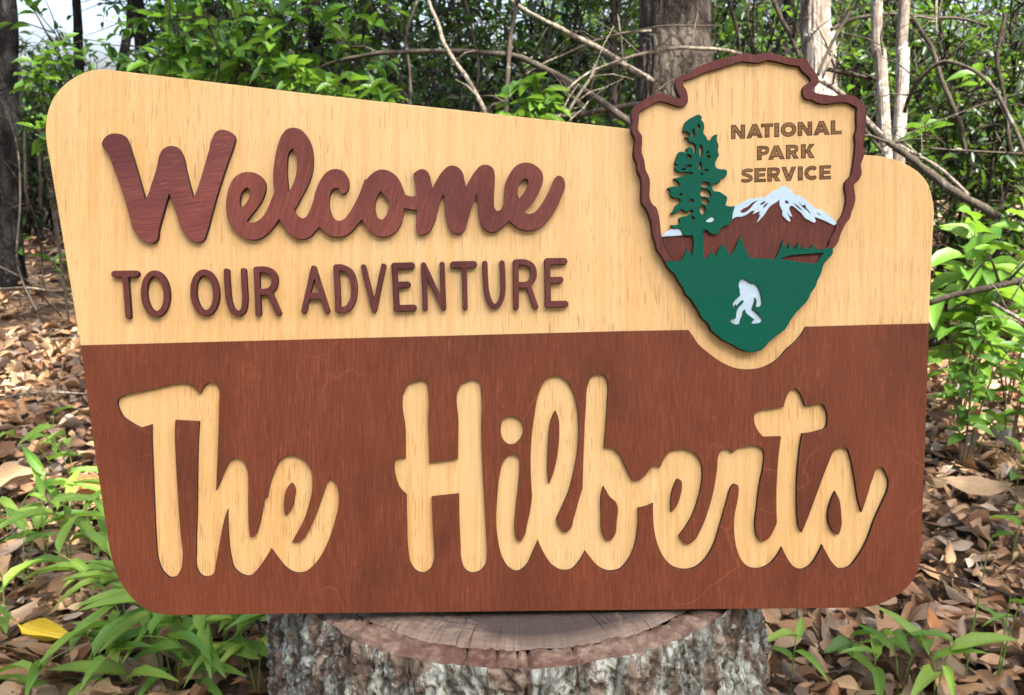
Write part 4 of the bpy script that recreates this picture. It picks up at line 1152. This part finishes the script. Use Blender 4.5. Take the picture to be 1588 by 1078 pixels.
tree('dark_tree', [(954, 0), (952, 60), (950, 200)], 4.2, 0.020, 0.016, M['bark_grey'], 'slim grey trunk beside the thick furrowed tree', TG, 4.5, 1.0, 30, 10, 0.003)
tree('dark_tree', [(1225, 0), (1222, 60), (1218, 140)], 4.0, 0.030, 0.024, M['bark_dark'], 'slim dark trunk between furrowed tree and pale blotched tree', TG, 4.5, 1.0, 30, 11, 0.003)

# unseen trees added round the camera, crowns placed to block the sun
def added_shade_tree(base, c, rad, clumps, seed, label, per=40, leaf=0.15, r=0.14, clump_r=.3):
    root = empty('added_shade_tree', base); tag(root, label, 'tree', 'added unseen shade trees round the viewer')
    q = Vector(c) - Vector(base)
    link('trunk', trunk_mesh('trunk', [(0, 0, -.05), (0.05, 0, 1.2), (q.x * .2, q.y * .2, q.z * .55), (q.x * .55, q.y * .55, q.z * .85), tuple(q)], r, r * .35, M['bark_grey'], .012, seed), root)
    crown(root, tuple(q), rad, clumps, per, leaf, 'leaf_shrub', seed + 90, clump_r)


tgt = Vector((0.02, 0.72, 0.65)); cc = tgt + SUND * 5.0 + Vector((.08, 0, 0))
added_shade_tree((3.6, -2.6, 0), tuple(cc), (.52, .46, .7), 75, 21, 'added unseen tree whose crown keeps the sun off stump and sign', clump_r=.2)
added_shade_tree((-4.2, -1.5, 0), (-2.2, -0.4, 5.0), (1.5, 1.4, .8), 30, 22, 'added unseen open crowned tree dappling the sun on the left')
added_shade_tree((5.5, 1.2, 0), (3.0, -1.05, 5.2), (.8, .55, .6), 45, 23, 'added unseen open crowned tree shading the litter on the right')
added_shade_tree((0.8, -3.4, 0), (0.8, 0.9, 6.2), (2.4, 1.7, .8), 46, 24, 'added unseen tall tree dappling the sun over the thicket')

# unseen trees added behind the viewer to block the low sky
for i, (x, y, h) in enumerate([(-7.5, -3.5, 3.3), (-5.0, -6.0, 3.6), (-1.8, -7.0, 3.8), (1.6, -7.0, 3.5), (4.8, -6.2, 3.8), (7.8, -4.0, 3.4)]):
    root = empty('added_shade_tree', (x, y, 0)); tag(root, 'added unseen dense tree blocking low sky light on the sign', 'tree', 'added light blocking trees facing the sign')
    link('trunk', trunk_mesh('trunk', [(0, 0, -.05), (.05, 0, 1.5), (0, .1, h)], .16, .08, M['bark_grey'], .012, 60 + i, rings=30, seg=24), root)
    crown(root, (0, 0, h), (2.2, 1.6, 2.9), 130, 34, 0.26, 'leaf_shrub', 160 + i, .5)
# ------------------------------------------------------------------ thicket
SG = 'bushes of the thicket behind the sign'
def X(px, y):            # world x of a pixel column at ground distance y (about horizon level)
    return (px - CX) / FPX * (y * math.cos(PITCH) + 0.1)


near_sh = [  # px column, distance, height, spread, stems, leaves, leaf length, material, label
    (60, 6.4, 1.25, .50, 5, 650, .065, 'leaf_shade_tint', 'low shade darkened bush beside the rounded sign corner'),
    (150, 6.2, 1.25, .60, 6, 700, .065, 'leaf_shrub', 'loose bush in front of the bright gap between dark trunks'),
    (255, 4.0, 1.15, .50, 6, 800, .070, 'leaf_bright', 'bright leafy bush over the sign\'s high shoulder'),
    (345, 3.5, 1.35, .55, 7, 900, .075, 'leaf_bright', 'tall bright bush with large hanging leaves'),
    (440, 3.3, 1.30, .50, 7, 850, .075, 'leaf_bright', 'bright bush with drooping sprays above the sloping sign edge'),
    (560, 4.0, 1.25, .55, 6, 800, .060, 'leaf_shade_tint', 'dark bush left of the vertical vine'),
    (680, 4.3, 1.20, .55, 6, 850, .055, 'leaf_shade_tint', 'dark bush behind the white crooked stick'),
    (800, 4.0, 1.10, .50, 6, 700, .055, 'leaf_shade_tint', 'dark bush under the arching bare branch'),
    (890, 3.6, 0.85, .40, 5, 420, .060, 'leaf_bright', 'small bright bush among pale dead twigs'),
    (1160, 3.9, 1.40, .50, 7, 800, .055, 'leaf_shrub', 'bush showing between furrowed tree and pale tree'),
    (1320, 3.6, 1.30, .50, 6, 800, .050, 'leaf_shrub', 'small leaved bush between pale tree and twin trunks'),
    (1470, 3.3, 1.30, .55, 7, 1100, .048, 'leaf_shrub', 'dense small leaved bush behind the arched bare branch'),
    (1570, 3.0, 1.25, .50, 7, 1000, .048, 'leaf_shade_tint', 'dense dark bush at the thicket end past the twin trunks'),
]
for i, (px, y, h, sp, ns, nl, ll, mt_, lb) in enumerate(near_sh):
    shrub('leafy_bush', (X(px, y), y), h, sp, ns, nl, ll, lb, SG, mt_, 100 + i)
# a second and third row, farther off
rows = [(5.6, 13, 2.1, .8, 8, 1250, .066), (8.0, 13, 2.6, 1.1, 9, 1350, .085), (10.8, 11, 3.0, 1.5, 9, 1900, .12)]
rr = random.Random(5); n = 0
for r_, (y, cnt, h, sp, ns, nl, ll) in enumerate(rows):
    for i in range(cnt):
        px = 20 + (i + rr.uniform(-.3, .3)) * 1560 / (cnt - 1)
        yy = y + rr.uniform(-.6, .6)
        hh = h * rr.uniform(.8, 1.1); nn = int(nl * rr.uniform(.8, 1.1))
        if px < 250: hh *= 0.5; nn = int(nn * .26)
        elif r_ == 2 and px < 560: hh *= .75; nn = int(nn * .6)
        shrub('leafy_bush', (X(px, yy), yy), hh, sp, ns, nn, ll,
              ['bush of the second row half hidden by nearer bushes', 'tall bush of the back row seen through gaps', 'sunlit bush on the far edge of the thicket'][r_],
              ['second row bushes', 'back row bushes', 'far edge bushes'][r_], ['leaf_shade_tint', 'leaf_shade_tint', 'leaf_bright'][r_], 200 + n, tpl=LT_SHRUB if r_ == 0 else LT_FAR)  # far row's brighter leaf colour includes sunlight, the nearer rows' darker one shade
        n += 1

# the thicket goes on to both sides
for i, (an, r, h) in enumerate([(-38, 5.2, 1.6), (-46, 4.6, 1.5), (-55, 5.4, 1.8), (-64, 4.8, 1.6), (-75, 5.0, 1.7), (-42, 7.5, 2.4), (-58, 8.0, 2.6),
                                (36, 4.6, 1.6), (45, 4.2, 1.5), (54, 4.8, 1.7), (64, 4.6, 1.6), (75, 5.0, 1.7), (42, 7.2, 2.4), (58, 7.6, 2.6)]):
    q = math.radians(an)
    shrub('leafy_bush', (math.sin(q) * r, math.cos(q) * r), h, .8, 7, 1100, .07, 'bush carrying the thicket on past its visible end', 'bushes flanking the thicket', 'leaf_shade_tint' if i % 2 else 'leaf_shrub', 400 + i)

# ------------------------------------------------------------------ branches traced from the photograph
BR = [
    ([(660, -30), (667, 7), (680, 37), (689, 67), (710, 100), (727, 127), (754, 176), (770, 215)], (2.9, 2.7), .006, .009, 'twig_pale', 'crooked whitish stick slanting down to the sign edge'),
    ([(650, -30), (647, 0), (630, 57), (635, 110), (637, 160), (638, 210)], 3.0, .006, .007, 'twig', 'grey upright vine with a slight bend above the sign'),
    ([(470, 120), (513, 97), (563, 85), (613, 82), (697, 80), (780, 85), (830, 100), (880, 125), (931, 157), (985, 195)], (3.1, 2.6), .007, .013, 'twig', 'long bare branch arching over the sloping sign edge'),
    ([(803, -30), (800, 10), (790, 67), (785, 133), (784, 190)], 2.8, .008, .009, 'twig', 'straight upright bare stem above the sign'),
    ([(790, 0), (834, 27), (880, 50), (930, 77), (990, 112), (1010, 125)], (2.9, 2.7), .007, .012, 'twig_pale', 'pale bare branch slanting down towards the furrowed tree'),
    ([(1010, 48), (964, 53), (897, 73), (840, 100), (815, 116)], 2.85, .007, .003, 'twig_pale', 'thin pale twig reaching left from the furrowed tree'),
    ([(1150, 84), (1111, 76), (1055, 74), (1000, 83), (964, 93), (914, 113), (880, 140)], 2.6, .009, .004, 'twig_pale', 'pale branch crossing in front of the furrowed trunk'),
    ([(1115, 42), (1050, 40), (985, 46), (930, 60)], 2.65, .004, .003, 'twig', 'thin grey twig crossing high in front of the furrowed trunk'),
    ([(860, 192), (880, 155), (897, 130)], 2.3, .003, .002, 'twig_pale', 'short pale dead twig leaning right above the sign edge'),
    ([(880, 175), (895, 150), (916, 118), (922, 100)], 2.35, .005, .004, 'twig_pale', 'stubby pale dead stick beside the thin dead twig'),
    ([(876, 192), (890, 180), (905, 168), (912, 158)], 2.3, .003, .002, 'twig_pale', 'tiny forked pale twig just over the sign edge'),
    ([(1000, 160), (980, 163), (920, 174), (847, 186), (810, 190)], 2.7, .011, .009, 'twig', 'fallen grey branch lying level behind the sign edge'),
    ([(1192, -20), (1211, 33), (1225, 60), (1240, 90)], 2.6, .010, .009, 'twig_dark', 'dark slanting stem between the furrowed and pale trees'),
    ([(1256, -20), (1248, 10), (1236, 45), (1232, 80)], 2.7, .009, .008, 'twig_dark', 'dark stem bending beside the pale tree'),
    ([(1318, 20), (1306, 40), (1292, 67), (1270, 118)], 2.4, .008, .006, 'twig', 'broken brown stick leaning across the pale tree'),
    ([(1289, 46), (1318, 31), (1352, 24), (1389, 22), (1481, 30), (1530, 40)], 2.8, .009, .006, 'twig', 'level grey branch behind the twin trunks'),
    ([(1379, 20), (1367, 55), (1371, 86)], 2.4, .005, .003, 'twig_dark', 'short dark twig hooked on the twin trunks'),
    ([(1262, 122), (1290, 136), (1312, 149), (1340, 178), (1363, 207), (1389, 230)], (2.5, 2.3), .010, .010, 'twig_pale', 'bleached branch running down behind the emblem'),
    ([(1370, 214), (1400, 236), (1426, 259), (1463, 285), (1485, 300), (1545, 338)], (2.3, 2.1), .012, .015, 'twig', 'grey fallen log slanting down past the rounded sign corner'),
    ([(1392, 226), (1430, 247), (1470, 272), (1500, 302)], (2.35, 2.2), .006, .006, 'twig_pale', 'bleached thin branch lying along the fallen log'),
    ([(1280, 108), (1296, 111), (1359, 122), (1380, 124)], 2.6, .009, .008, 'twig_dark', 'short dark branch low behind the twin trunks'),
    ([(1404, 175), (1412, 148), (1426, 122), (1459, 96), (1500, 104), (1530, 126), (1555, 163), (1588, 235), (1605, 290)], (2.3, 2.0), .007, .006, 'twig', 'arched bare cane bending over the right bushes'),
    ([(1415, 28), (1444, 74), (1459, 118), (1475, 155), (1489, 195), (1496, 240)], 2.6, .010, .009, 'twig', 'leaning grey stem behind the arched cane'),
    ([(1454, -10), (1451, 20), (1449, 48)], 2.7, .006, .005, 'twig_pale', 'short pale upright twig high among small leaves'),
    ([(1380, 224), (1430, 200), (1481, 178), (1588, 141)], 2.3, .003, .002, 'twig', 'thin straight twig rising across the bushes'),
    ([(1440, 230), (1500, 234), (1588, 238), (1620, 240)], 2.2, .004, .003, 'twig', 'thin level twig among dry stalks'),
    ([(1440, 470), (1500, 452), (1560, 440), (1610, 428)], 1.95, .009, .011, 'twig', 'brown dead branch lying under the big leaved plant'),
    ([(1535, 470), (1560, 485), (1600, 508)], 1.9, .006, .006, 'twig_pale', 'pale short stick under the big leaved plant'),
    ([(0, 620), (60, 608), (140, 612)], 2.3, .004, .003, 'twig_pale', 'thin grey stick on the litter by the sign\'s slanted side'),
    ([(-10, 448), (40, 446), (85, 450)], 3.6, .005, .004, 'twig_pale', 'thin pale stick on distant litter'),
    ([(560, -20), (600, 60), (620, 120), (640, 190)], 3.6, .006, .006, 'twig_dark', 'dark slanting stem behind the upright vine'),
    ([(860, -10), (850, 60), (842, 120), (838, 190)], 3.5, .008, .008, 'twig_dark', 'dark upright stem among the dim bushes'),
    ([(720, -10), (735, 60), (742, 110), (730, 190)], 3.7, .007, .007, 'twig', 'grey wavering stem behind the dim bushes'),
    ([(1130, -10), (1142, 40), (1150, 90)], 3.0, .009, .009, 'twig_dark', 'dark stem close beside the furrowed trunk'),
    ([(1165, -10), (1160, 40), (1172, 90)], 3.1, .006, .006, 'twig_dark', 'thin dark stem between two leaning stems'),
    ([(1300, 175), (1340, 200), (1360, 225), (1372, 250)], 2.4, .008, .007, 'twig', 'grey stick leaning towards the foot of the twin trunks'),
    ([(1560, 20), (1545, 90), (1556, 150), (1570, 240)], 2.5, .008, .008, 'twig_dark', 'dark crooked stem at the end of the thicket'),
    ([(60, 200), (62, 260), (64, 330)], 4.0, .009, .010, 'twig_dark', 'dim bare stem in deep shade by the sign side'),
    ([(38, 190), (40, 260), (43, 330)], 4.2, .008, .009, 'twig_dark', 'second dim bare stem in the same shade'),
]
for pix, dp, r0, r1, m_, lb in BR:
    kf = .72 if pix[0][0] > 1000 else .85
    branch_px('bare_branch', pix, dp, r0 * kf, r1 * kf, M[m_], lb, 'bare branches and sticks of the thicket')
rr = random.Random(31)
for i in range(46):          # nameless tangle of thin stems
    px = rr.uniform(30, 1580); y = rr.uniform(3.2, 5.2); x = X(px, y)
    p = Vector((x, y, 0)); P = [p]
    d = Vector((rr.gauss(0, .55), rr.gauss(0, .3), 1)).normalized()
    for q in range(6):
        d = (d + Vector((rr.gauss(0, .22), rr.gauss(0, .2), rr.gauss(0, .1)))).normalized(); p = p + d * .28; P.append(p.copy())
    P = smooth3(P, 4); b0 = P[0].copy(); r0 = rr.uniform(.003, .0075)
    m = Mesher(); m.tube([q - b0 for q in P], [r0 * (1 - .6 * j / (len(P) - 1)) for j in range(len(P))], 5, .2, i)
    o = link('thin_stem', m.mesh('thin_stem', M[rr.choice(['twig', 'twig_dark', 'twig_dark'])])); o.location = b0
    tag(o, 'thin bare stem lost in the dim thicket tangle', 'stem', 'thin stems in the thicket tangle')

# ------------------------------------------------------------------ leafy plants with leaves that can be told apart
def leaf_mesh(tpl, mat, droop=0.0):
    V, F, S_ = tpl
    V = V.copy(); V[:, 2] -= droop * V[:, 0] ** 2
    return mesh_np('leaf', V, F, S_, mat)


LB_SUN_TINT = [leaf_mesh(LT_BROAD, M['leaf_sun_tint'], q) for q in (0.0, .12, .28)]
LB_BROAD = [leaf_mesh(LT_BROAD, M['leaf_bright_v'], q) for q in (0.0, .12, .28)]
LB_DEEP = [leaf_mesh(LT_BROAD, M['leaf_shrub'], q) for q in (0.0, .12, .28)]
LB_BLADE = [leaf_mesh(LT_BLADE, M['leaf_blade'], q) for q in (0.0, .2, .45)]


def set_leaf(o, pos, d, up, size):
    d = Vector(d).normalized(); y = Vector(up).cross(d)
    if y.length < 1e-3: y = Vector((1, 0, 0)).cross(d)
    y.normalize(); z = d.cross(y)
    o.matrix_local = Matrix.Translation(pos) @ Matrix((d, y, z)).transposed().to_4x4() @ Matrix.Scale(size, 4)


def plant(name, base, stems, leaf_meshes, label, group, leaf_len, per, rr, stem_mat='stem_green', sr=.0016, tilt=.35, cat='plant', z0=0.25):
    """stems: list of tip offsets from the base; every leaf is a part"""
    root = empty(name, base); tag(root, label, cat, group)
    for tip in stems:
        tip = Vector(tip)
        P = smooth3([Vector((0, 0, -.02)), Vector((tip.x * .25, tip.y * .25, tip.z * .5)), Vector((tip.x * .6, tip.y * .6, tip.z * .85)), tip], 5)
        m = Mesher(); m.tube(P, [sr * (1.2 - .7 * j / (len(P) - 1)) for j in range(len(P))], 6, .1)
        link('stem', m.mesh('stem', M[stem_mat]), root)
        a0 = rr.uniform(0, 6.28)
        for j in range(per):
            t = z0 + (1 - z0) * (j + .6) / per
            q = P[min(len(P) - 1, int(t * (len(P) - 1)))]
            an = a0 + j * 2.4 + rr.uniform(-.4, .4)
            d = Vector((math.cos(an), math.sin(an), tilt + rr.uniform(-.3, .35)))
            if j == per - 1: d.z += .5
            o = link('leaf', rr.choice(leaf_meshes), root)
            set_leaf(o, q, d, Vector((rr.uniform(-.35, .35), rr.uniform(-.35, .35) - .15, 1)), leaf_len * rr.uniform(.65, 1.15))
    return root


rr = random.Random(77)
# big leaved plant right of the sign
RGp = 'broad leaved saplings beside the sign'
for px, py, tips, ll, lb, lm in [
    (1480, 690, [(-.14, -.05, .40), (-.08, -.08, .50), (.0, .05, .56), (.08, -.06, .48), (.14, 0, .40), (-.02, -.1, .42)], .105, 'tallest broad leaved sapling close beside the sign edge', LB_SUN_TINT),
    (1560, 650, [(-.05, -.03, .58), (.10, .03, .62), (-.14, .02, .50), (.02, -.1, .48)], .10, 'broad leaved sapling with long upper leaves behind the brown dead branch', LB_SUN_TINT),
    (1468, 640, [(-.06, 0, .36), (.06, .02, .44), (0, -.04, .5)], .09, 'broad leaved sapling half hidden by the sign edge', LB_SUN_TINT),
    (1560, 740, [(-.12, 0, .34), (.04, 0, .42), (.14, -.03, .32), (-.03, -.06, .3)], .062, 'low sapling of smaller leaves under the broad leaves', LB_SUN_TINT),
    (1490, 750, [(-.10, 0, .28), (.08, 0, .32), (0, .03, .36), (-.04, -.05, .26)], .06, 'low spreading sapling at the brown half of the sign', LB_BROAD),
    (1580, 560, [(-.06, 0, .45), (.08, 0, .5)], .07, 'sapling of deep green leaves behind the broad leaves', LB_DEEP),
]:
    g = on_ground(px, py); g.z = gz(g.x, g.y)
    plant('sapling', g, tips, lm, lb, RGp, ll, 12, rr, 'stem_brown', .0022, .15)
# lit sprig by the twin trunks
g = on_ground(1420, 470); g.z = gz(g.x, g.y); t2 = at_depth(1415, 200, 2.45) - g
plant('sapling', g, [tuple(t2 + Vector((-.05, 0, -.03))), tuple(t2 + Vector((.03, 0, .02)))], LB_BROAD, 'tall thin sapling with a lit leaf tuft before the twin trunks', RGp, .075, 7, rr, 'stem_brown', .003, .3, z0=.86)
g = on_ground(1520, 470); g.z = gz(g.x, g.y); t2 = at_depth(1512, 108, 2.4) - g
plant('sapling', g, [tuple(t2)], LB_BROAD, 'tall thin sapling with a leaf tuft on the arched cane', RGp, .08, 7, rr, 'stem_brown', .003, .1, z0=.88)
# sprays above the sign, left
for px, py, dz in [(520, 118, 2.6), (560, 140, 2.5), (585, 140, 2.5), (830, 130, 2.3), (815, 160, 2.25), (850, 150, 2.3), (500, 110, 2.7), (70, 190, 3.0), (60, 100, 3.1), (100, 70, 3.2),
                   (260, 60, 2.9), (330, 40, 2.8), (390, 70, 2.8), (440, 100, 2.7), (300, 95, 2.9), (420, 20, 2.8)]:
    t2 = at_depth(px, py, dz); g = Vector((t2.x + rr.uniform(-.1, .1), t2.y + .15, 0)); g.z = gz(g.x, g.y)
    plant('leaf_spray', g, [tuple(t2 - g + Vector((rr.uniform(-.06, .06), 0, rr.uniform(-.03, .03)))) for _ in range(3)], LB_BROAD, 'spray of fresh bright leaves on a thin stem above the sign edge',
          'bright leaf sprays above the sign', .075, 6, rr, 'twig_dark', .002, .0, z0=.74)
# little saplings on the far litter, left
for px, py, h in [(25, 440, .22), (105, 460, .2), (50, 360, .25), (12, 420, .22), (90, 330, .3)]:
    g = on_ground(px, py); g.z = gz(g.x, g.y)
    plant('seedling', g, [(.05, 0, h), (-.06, 0, h * .8)], LB_BROAD, 'small seedling on shaded litter along the upper cream side', 'seedlings on the far litter', .10, 4, rr, 'stem_green', .002, .25)
# blade grass, left foreground
GB = 'broad bladed grass along the sign\'s slanted side'
rg = random.Random(12)
for px, py, h, nb in [(92, 745, .20, 7), (120, 775, .22, 7), (20, 850, .20, 7), (70, 870, .22, 8), (110, 880, .24, 8), (150, 900, .22, 8), (40, 930, .2, 7),
                      (160, 960, .22, 8), (200, 985, .2, 8), (235, 1010, .2, 8), (300, 1030, .2, 9), (340, 1010, .18, 9), (375, 1040, .2, 9),
                      (330, 1065, .18, 8), (270, 1070, .18, 8), (215, 1075, .18, 8), (385, 1000, .2, 8), (15, 1000, .16, 6), (130, 840, .2, 7), (300, 1090, .18, 8),
                      (35, 1090, .14, 6), (120, 1090, .14, 5), (398, 1070, .2, 8), (250, 1045, .2, 8)]:
    g = on_ground(px, py); g.z = gz(g.x, g.y) + .005
    tips = [(rg.uniform(-.09, .09), rg.uniform(-.07, .07), h * rg.uniform(.5, .9)) for _ in range(2)]
    plant('grass_clump', g, tips, LB_BLADE, 'bright broad bladed grass clump on the leaf litter by the sign', GB, .088, max(3, nb // 2), rg, 'stem_green', .0011, .35, cat='grass clump', z0=.15)
# right foreground sprouts
RS = 'sprouts on the litter beside the stump'
for px, py, tips, lm, ll, per, lb in [
    (1320, 1066, [(-.01, 0, .09)], LB_BROAD, .05, 3, 'little sprout with rounded light leaves near the stump'),
    (1395, 1078, [(.03, 0, .10), (-.04, 0, .11)], LB_BLADE, .095, 2, 'bladed sprout with two long arching leaves'),
    (1492, 1075, [(.01, 0, .26)], LB_BROAD, .05, 1, 'tall thread thin stalk bearing one heart shaped leaf'),
    (1450, 1085, [(.02, 0, .10), (-.02, 0, .08)], LB_BLADE, .09, 3, 'short grass sprout at the lower litter edge'),
    (1235, 985, [(-.01, 0, .08)], LB_BROAD, .055, 3, 'small deep sprout tucked under the sign beside the bark'),
    (1225, 1085, [(0, 0, .10)], LB_BLADE, .08, 4, 'small grass sprout touching the bark foot'),
    (1350, 1088, [(0, 0, .08)], LB_BLADE, .08, 4, 'short bladed sprout in front of the rounded sprout'),
    (1510, 720, [(-.04, 0, .10), (.05, 0, .08)], LB_BROAD, .07, 3, 'three leaved seedling on litter above the large tan leaf'),
    (1570, 800, [(.0, 0, .14)], LB_BROAD, .06, 3, 'seedling at the litter edge beside the large tan leaf'),
    (1565, 880, [(.02, 0, .12)], LB_BLADE, .10, 2, 'single arching blade past the large tan leaf'),
    (1545, 1060, [(.0, 0, .15), (.03, 0, .17)], LB_BLADE, .05, 2, 'wispy stalks standing among curled leaves'),
]:
    g = on_ground(px, py); g.z = gz(g.x, g.y) + .005
    plant('sprout', g, tips, lm, lb, RS, ll, per, rg, 'stem_green', .0012, .4, z0=.3 if per > 1 else .9)

# ------------------------------------------------------------------ leaf litter
def dry_leaf(seed, kind, n=17, w_=5):
    """one curled dead leaf: 0 broad ellipse, 1 lobed, 2 narrow, 3 egg shaped"""
    rr = random.Random(seed)
    ar = {0: .44, 1: .60, 2: .33, 3: .50}[kind] * rr.uniform(.85, 1.15)
    c1 = rr.uniform(-1.4, 2.0); c2 = rr.uniform(-.8, 3.4); tw = rr.uniform(-1.0, 1.0); V = []
    bend = rr.uniform(-.12, .12); off = rr.uniform(0, 50); ph = rr.uniform(0, 6)
    for i in range(n):
        t = i / (n - 1)
        u = max(0.0, (t - .10) / .90)
        e = {0: 1.0, 1: .85, 2: 1.1, 3: .72}[kind]
        w = math.sin(math.pi * u ** e) ** .8 if 0 < u < 1 else 0
        w = max(w, .025 if t < .12 else 0.0)
        if kind == 1 and n > 10: w *= 1 - .38 * (0.5 + 0.5 * math.cos(u * 19 + ph)) * (1 if .12 < u < .9 else 0)
        for j in range(w_):
            s = (j / (w_ - 1) - .5) * 2; y = s * w * ar * .5
            z = c1 * .22 * (t - .5) ** 2 + c2 * y * y * 1.8 + tw * (t - .5) * y + .04 * mnoise.noise(Vector((t * 4 + off, s * 2, 0))) - .02 * (1 - abs(s)) * w
            jag = .012 * mnoise.noise(Vector((t * 9 + off, s * 9, 5)))
            V.append((t - .5 + jag - .10 * abs(y), y * (1 - .10 * abs(c2) * abs(s)) + jag + bend * math.sin(math.pi * t), z))
    V = np.array(V); V[:, 2] -= V[:, 2].min()
    F = []
    for i in range(n - 1):
        for j in range(w_ - 1):
            a = i * w_ + j; F += [a, a + w_, a + w_ + 1, a + 1]
    return V, np.array(F), np.full((n - 1) * (w_ - 1), 4)


KS = [0, 3, 2, 0, 1, 3]
DL = [dry_leaf(500 + i, KS[i % 6], 9, 4) for i in range(48)]
DLM = [mesh_np('fallen_leaf', *dry_leaf(700 + i, KS[i % 6]), M['litter_v']) for i in range(36)]
rng = np.random.default_rng(3)


def scatter(n, xr, yr, layer):
    out = []
    for _ in range(n):
        x, y = rng.uniform(*xr), rng.uniform(*yr)
        if math.hypot(x - stump.location.x, y - stump.location.y) < .27: continue
        out.append((x, y, layer))
    return out


def in_wedge(x, y):
    return abs(x) < 0.62 * y + 0.35


def in_wide(x, y):
    return abs(x) < 1.4 * y + 1.3


cand = []
cand += [(q, 0.000, .030) for q in scatter(12500, (-2.6, 2.6), (.85, 3.4), 0)]
cand += [(q, 0.012, .034) for q in scatter(7600, (-2.4, 2.4), (.85, 3.2), 1)]
cand += [(q, 0.0, .03) for q in scatter(4200, (-6, 6), (.3, 4.5), 3)]
cand += [(q, 0.0, .03) for q in scatter(9000, (-5.4, 5.4), (3.2, 8.6), 2)]
ind, mass = [], []
for (x, y, ly), zb, zv in cand:
    if ly == 3 and (in_wedge(x, y) or not in_wide(x, y)): continue
    if ly < 3 and not in_wedge(x, y): continue
    px, py, zz = project(Vector((x, y, 0)))
    sz = float(rng.uniform(.032, .088)) * (1.0 if ly < 2 else 1.2 if ly == 2 else 1.45)
    if ly == 1 and -20 < px < 1608 and py < 1098 and not (110 < px < 1440 and 90 < py < 950) and not (400 < px < 1205 and py > 900):
        ind.append((sz / zz * rng.uniform(.8, 1.2), x, y, sz))
    else:
        mass.append((x, y, zb + zv * rng.uniform(), sz))
ind.sort(reverse=True)
for (x, y, ly) in scatter(5200, (-2.2, 2.2), (.9, 3.0), 0):      # crumbs and torn bits
    if in_wedge(x, y): mass.append((x, y, .012 + .04 * rng.uniform(), float(rng.uniform(.012, .030))))
mass += [(x, y, .012 + .034 * rng.uniform(), sz) for _, x, y, sz in ind[285:]]


def tilt_mat(rng):
    e = Matrix.Rotation(rng.uniform(0, 6.283), 3, 'Z') @ Matrix.Rotation(rng.normal(0, .30), 3, 'X') @ Matrix.Rotation(rng.normal(0, .26), 3, 'Y')
    if rng.uniform() < .4: e = e @ Matrix.Rotation(math.pi, 3, 'X')
    return e


for _, x, y, sz in ind[:285]:
    o = link('fallen_leaf', DLM[int(rng.integers(len(DLM)))])
    e = tilt_mat(rng).to_4x4()
    o.matrix_world = Matrix.Translation((x, y, gz(x, y) + .014 + .034 * rng.uniform())) @ e @ Matrix.Scale(sz, 4)
    tag(o, 'dry brown fallen leaf lying loose on top of the leaf litter', 'leaf', 'dry brown leaves on the litter')
Vs, Fs, Ss = [], [], []; off = 0
for x, y, z, sz in mass:
    V, F, S_ = DL[int(rng.integers(len(DL)))]
    R_m = np.array(tilt_mat(rng))
    Vs.append((V * sz) @ R_m.T + np.array([x, y, gz(x, y) + z])); Fs.append(F + off); Ss.append(S_); off += len(V)
tag(link('leaf_litter', mesh_np('leaf_litter', np.concatenate(Vs), np.concatenate(Fs), np.concatenate(Ss), M['litter'])), 'dense layer of dry brown leaf litter on the forest floor', 'leaf litter', kind='stuff')


def special(px, py, size, rot, mat, kind, label, seed, lift=.075, tilt=(.32, .1)):
    t = dry_leaf(seed, kind); o = link('fallen_leaf', mesh_np('fallen_leaf', *t, M[mat])); g = on_ground(px, py)
    o.matrix_world = Matrix.Translation((g.x, g.y, gz(g.x, g.y) + lift)) @ (Matrix.Rotation(rot, 3, 'Z') @ Matrix.Rotation(tilt[0], 3, 'X') @ Matrix.Rotation(tilt[1], 3, 'Y')).to_4x4() @ Matrix.Scale(size, 4)
    tag(o, label, 'leaf')


special(1503, 806, .165, .05, 'litter_tan', 0, 'large smooth tan leaf lying flat on the litter beside the sign', 903)
special(80, 1040, .105, -.25, 'litter_yellow', 0, 'bright yellow fallen leaf lying among the grass clumps', 911)
special(1480, 660, .10, .6, 'litter_grey', 1, 'crumpled grey leaf on litter under the saplings', 921)
special(1545, 745, .09, -.8, 'litter_grey', 1, 'second crumpled grey leaf above the large tan leaf', 922, tilt=(-.4, .3))
special(1430, 1020, .11, 1.0, 'litter_orange', 2, 'curled orange brown leaf standing on edge near the bladed sprout', 931, tilt=(.8, .2))
special(1280, 1000, .075, -.3, 'litter_orange', 2, 'glossy orange brown leaf beside the stump bark', 932)
special(25, 800, .16, 1.3, 'litter_tan', 0, 'large tan leaf among the grass at the sign\'s slanted side', 941)
special(140, 830, .12, .3, 'litter_orange', 0, 'orange brown leaf under the grass clumps', 942)
# twigs on the floor
rr = random.Random(8)
for i in range(40):
    x, y = rr.uniform(-1.9, 1.9), rr.uniform(1.1, 3.4)
    if not in_wedge(x, y) or math.hypot(x, y - .75) < .35: continue
    L = rr.uniform(.12, .45); an = rr.uniform(0, 3.14); P = []
    for q in range(5):
        t = q / 4 - .5; P.append(Vector((math.cos(an) * L * t + rr.uniform(-.012, .012), math.sin(an) * L * t + rr.uniform(-.012, .012), rr.uniform(-.008, .012))))
    r0 = rr.uniform(.0015, .004); m = Mesher(); P = smooth3(P, 4)
    m.tube(P, [r0 * (1.2 - .7 * j / (len(P) - 1)) for j in range(len(P))], 5, .2, i)
    o = link('fallen_twig', m.mesh('fallen_twig', M[rr.choice(['twig', 'twig_pale', 'twig_dark'])])); o.location = (x, y, gz(x, y) + .05)
    tag(o, 'thin dry twig lying on the leaf litter', 'twig', 'twigs on the leaf litter')
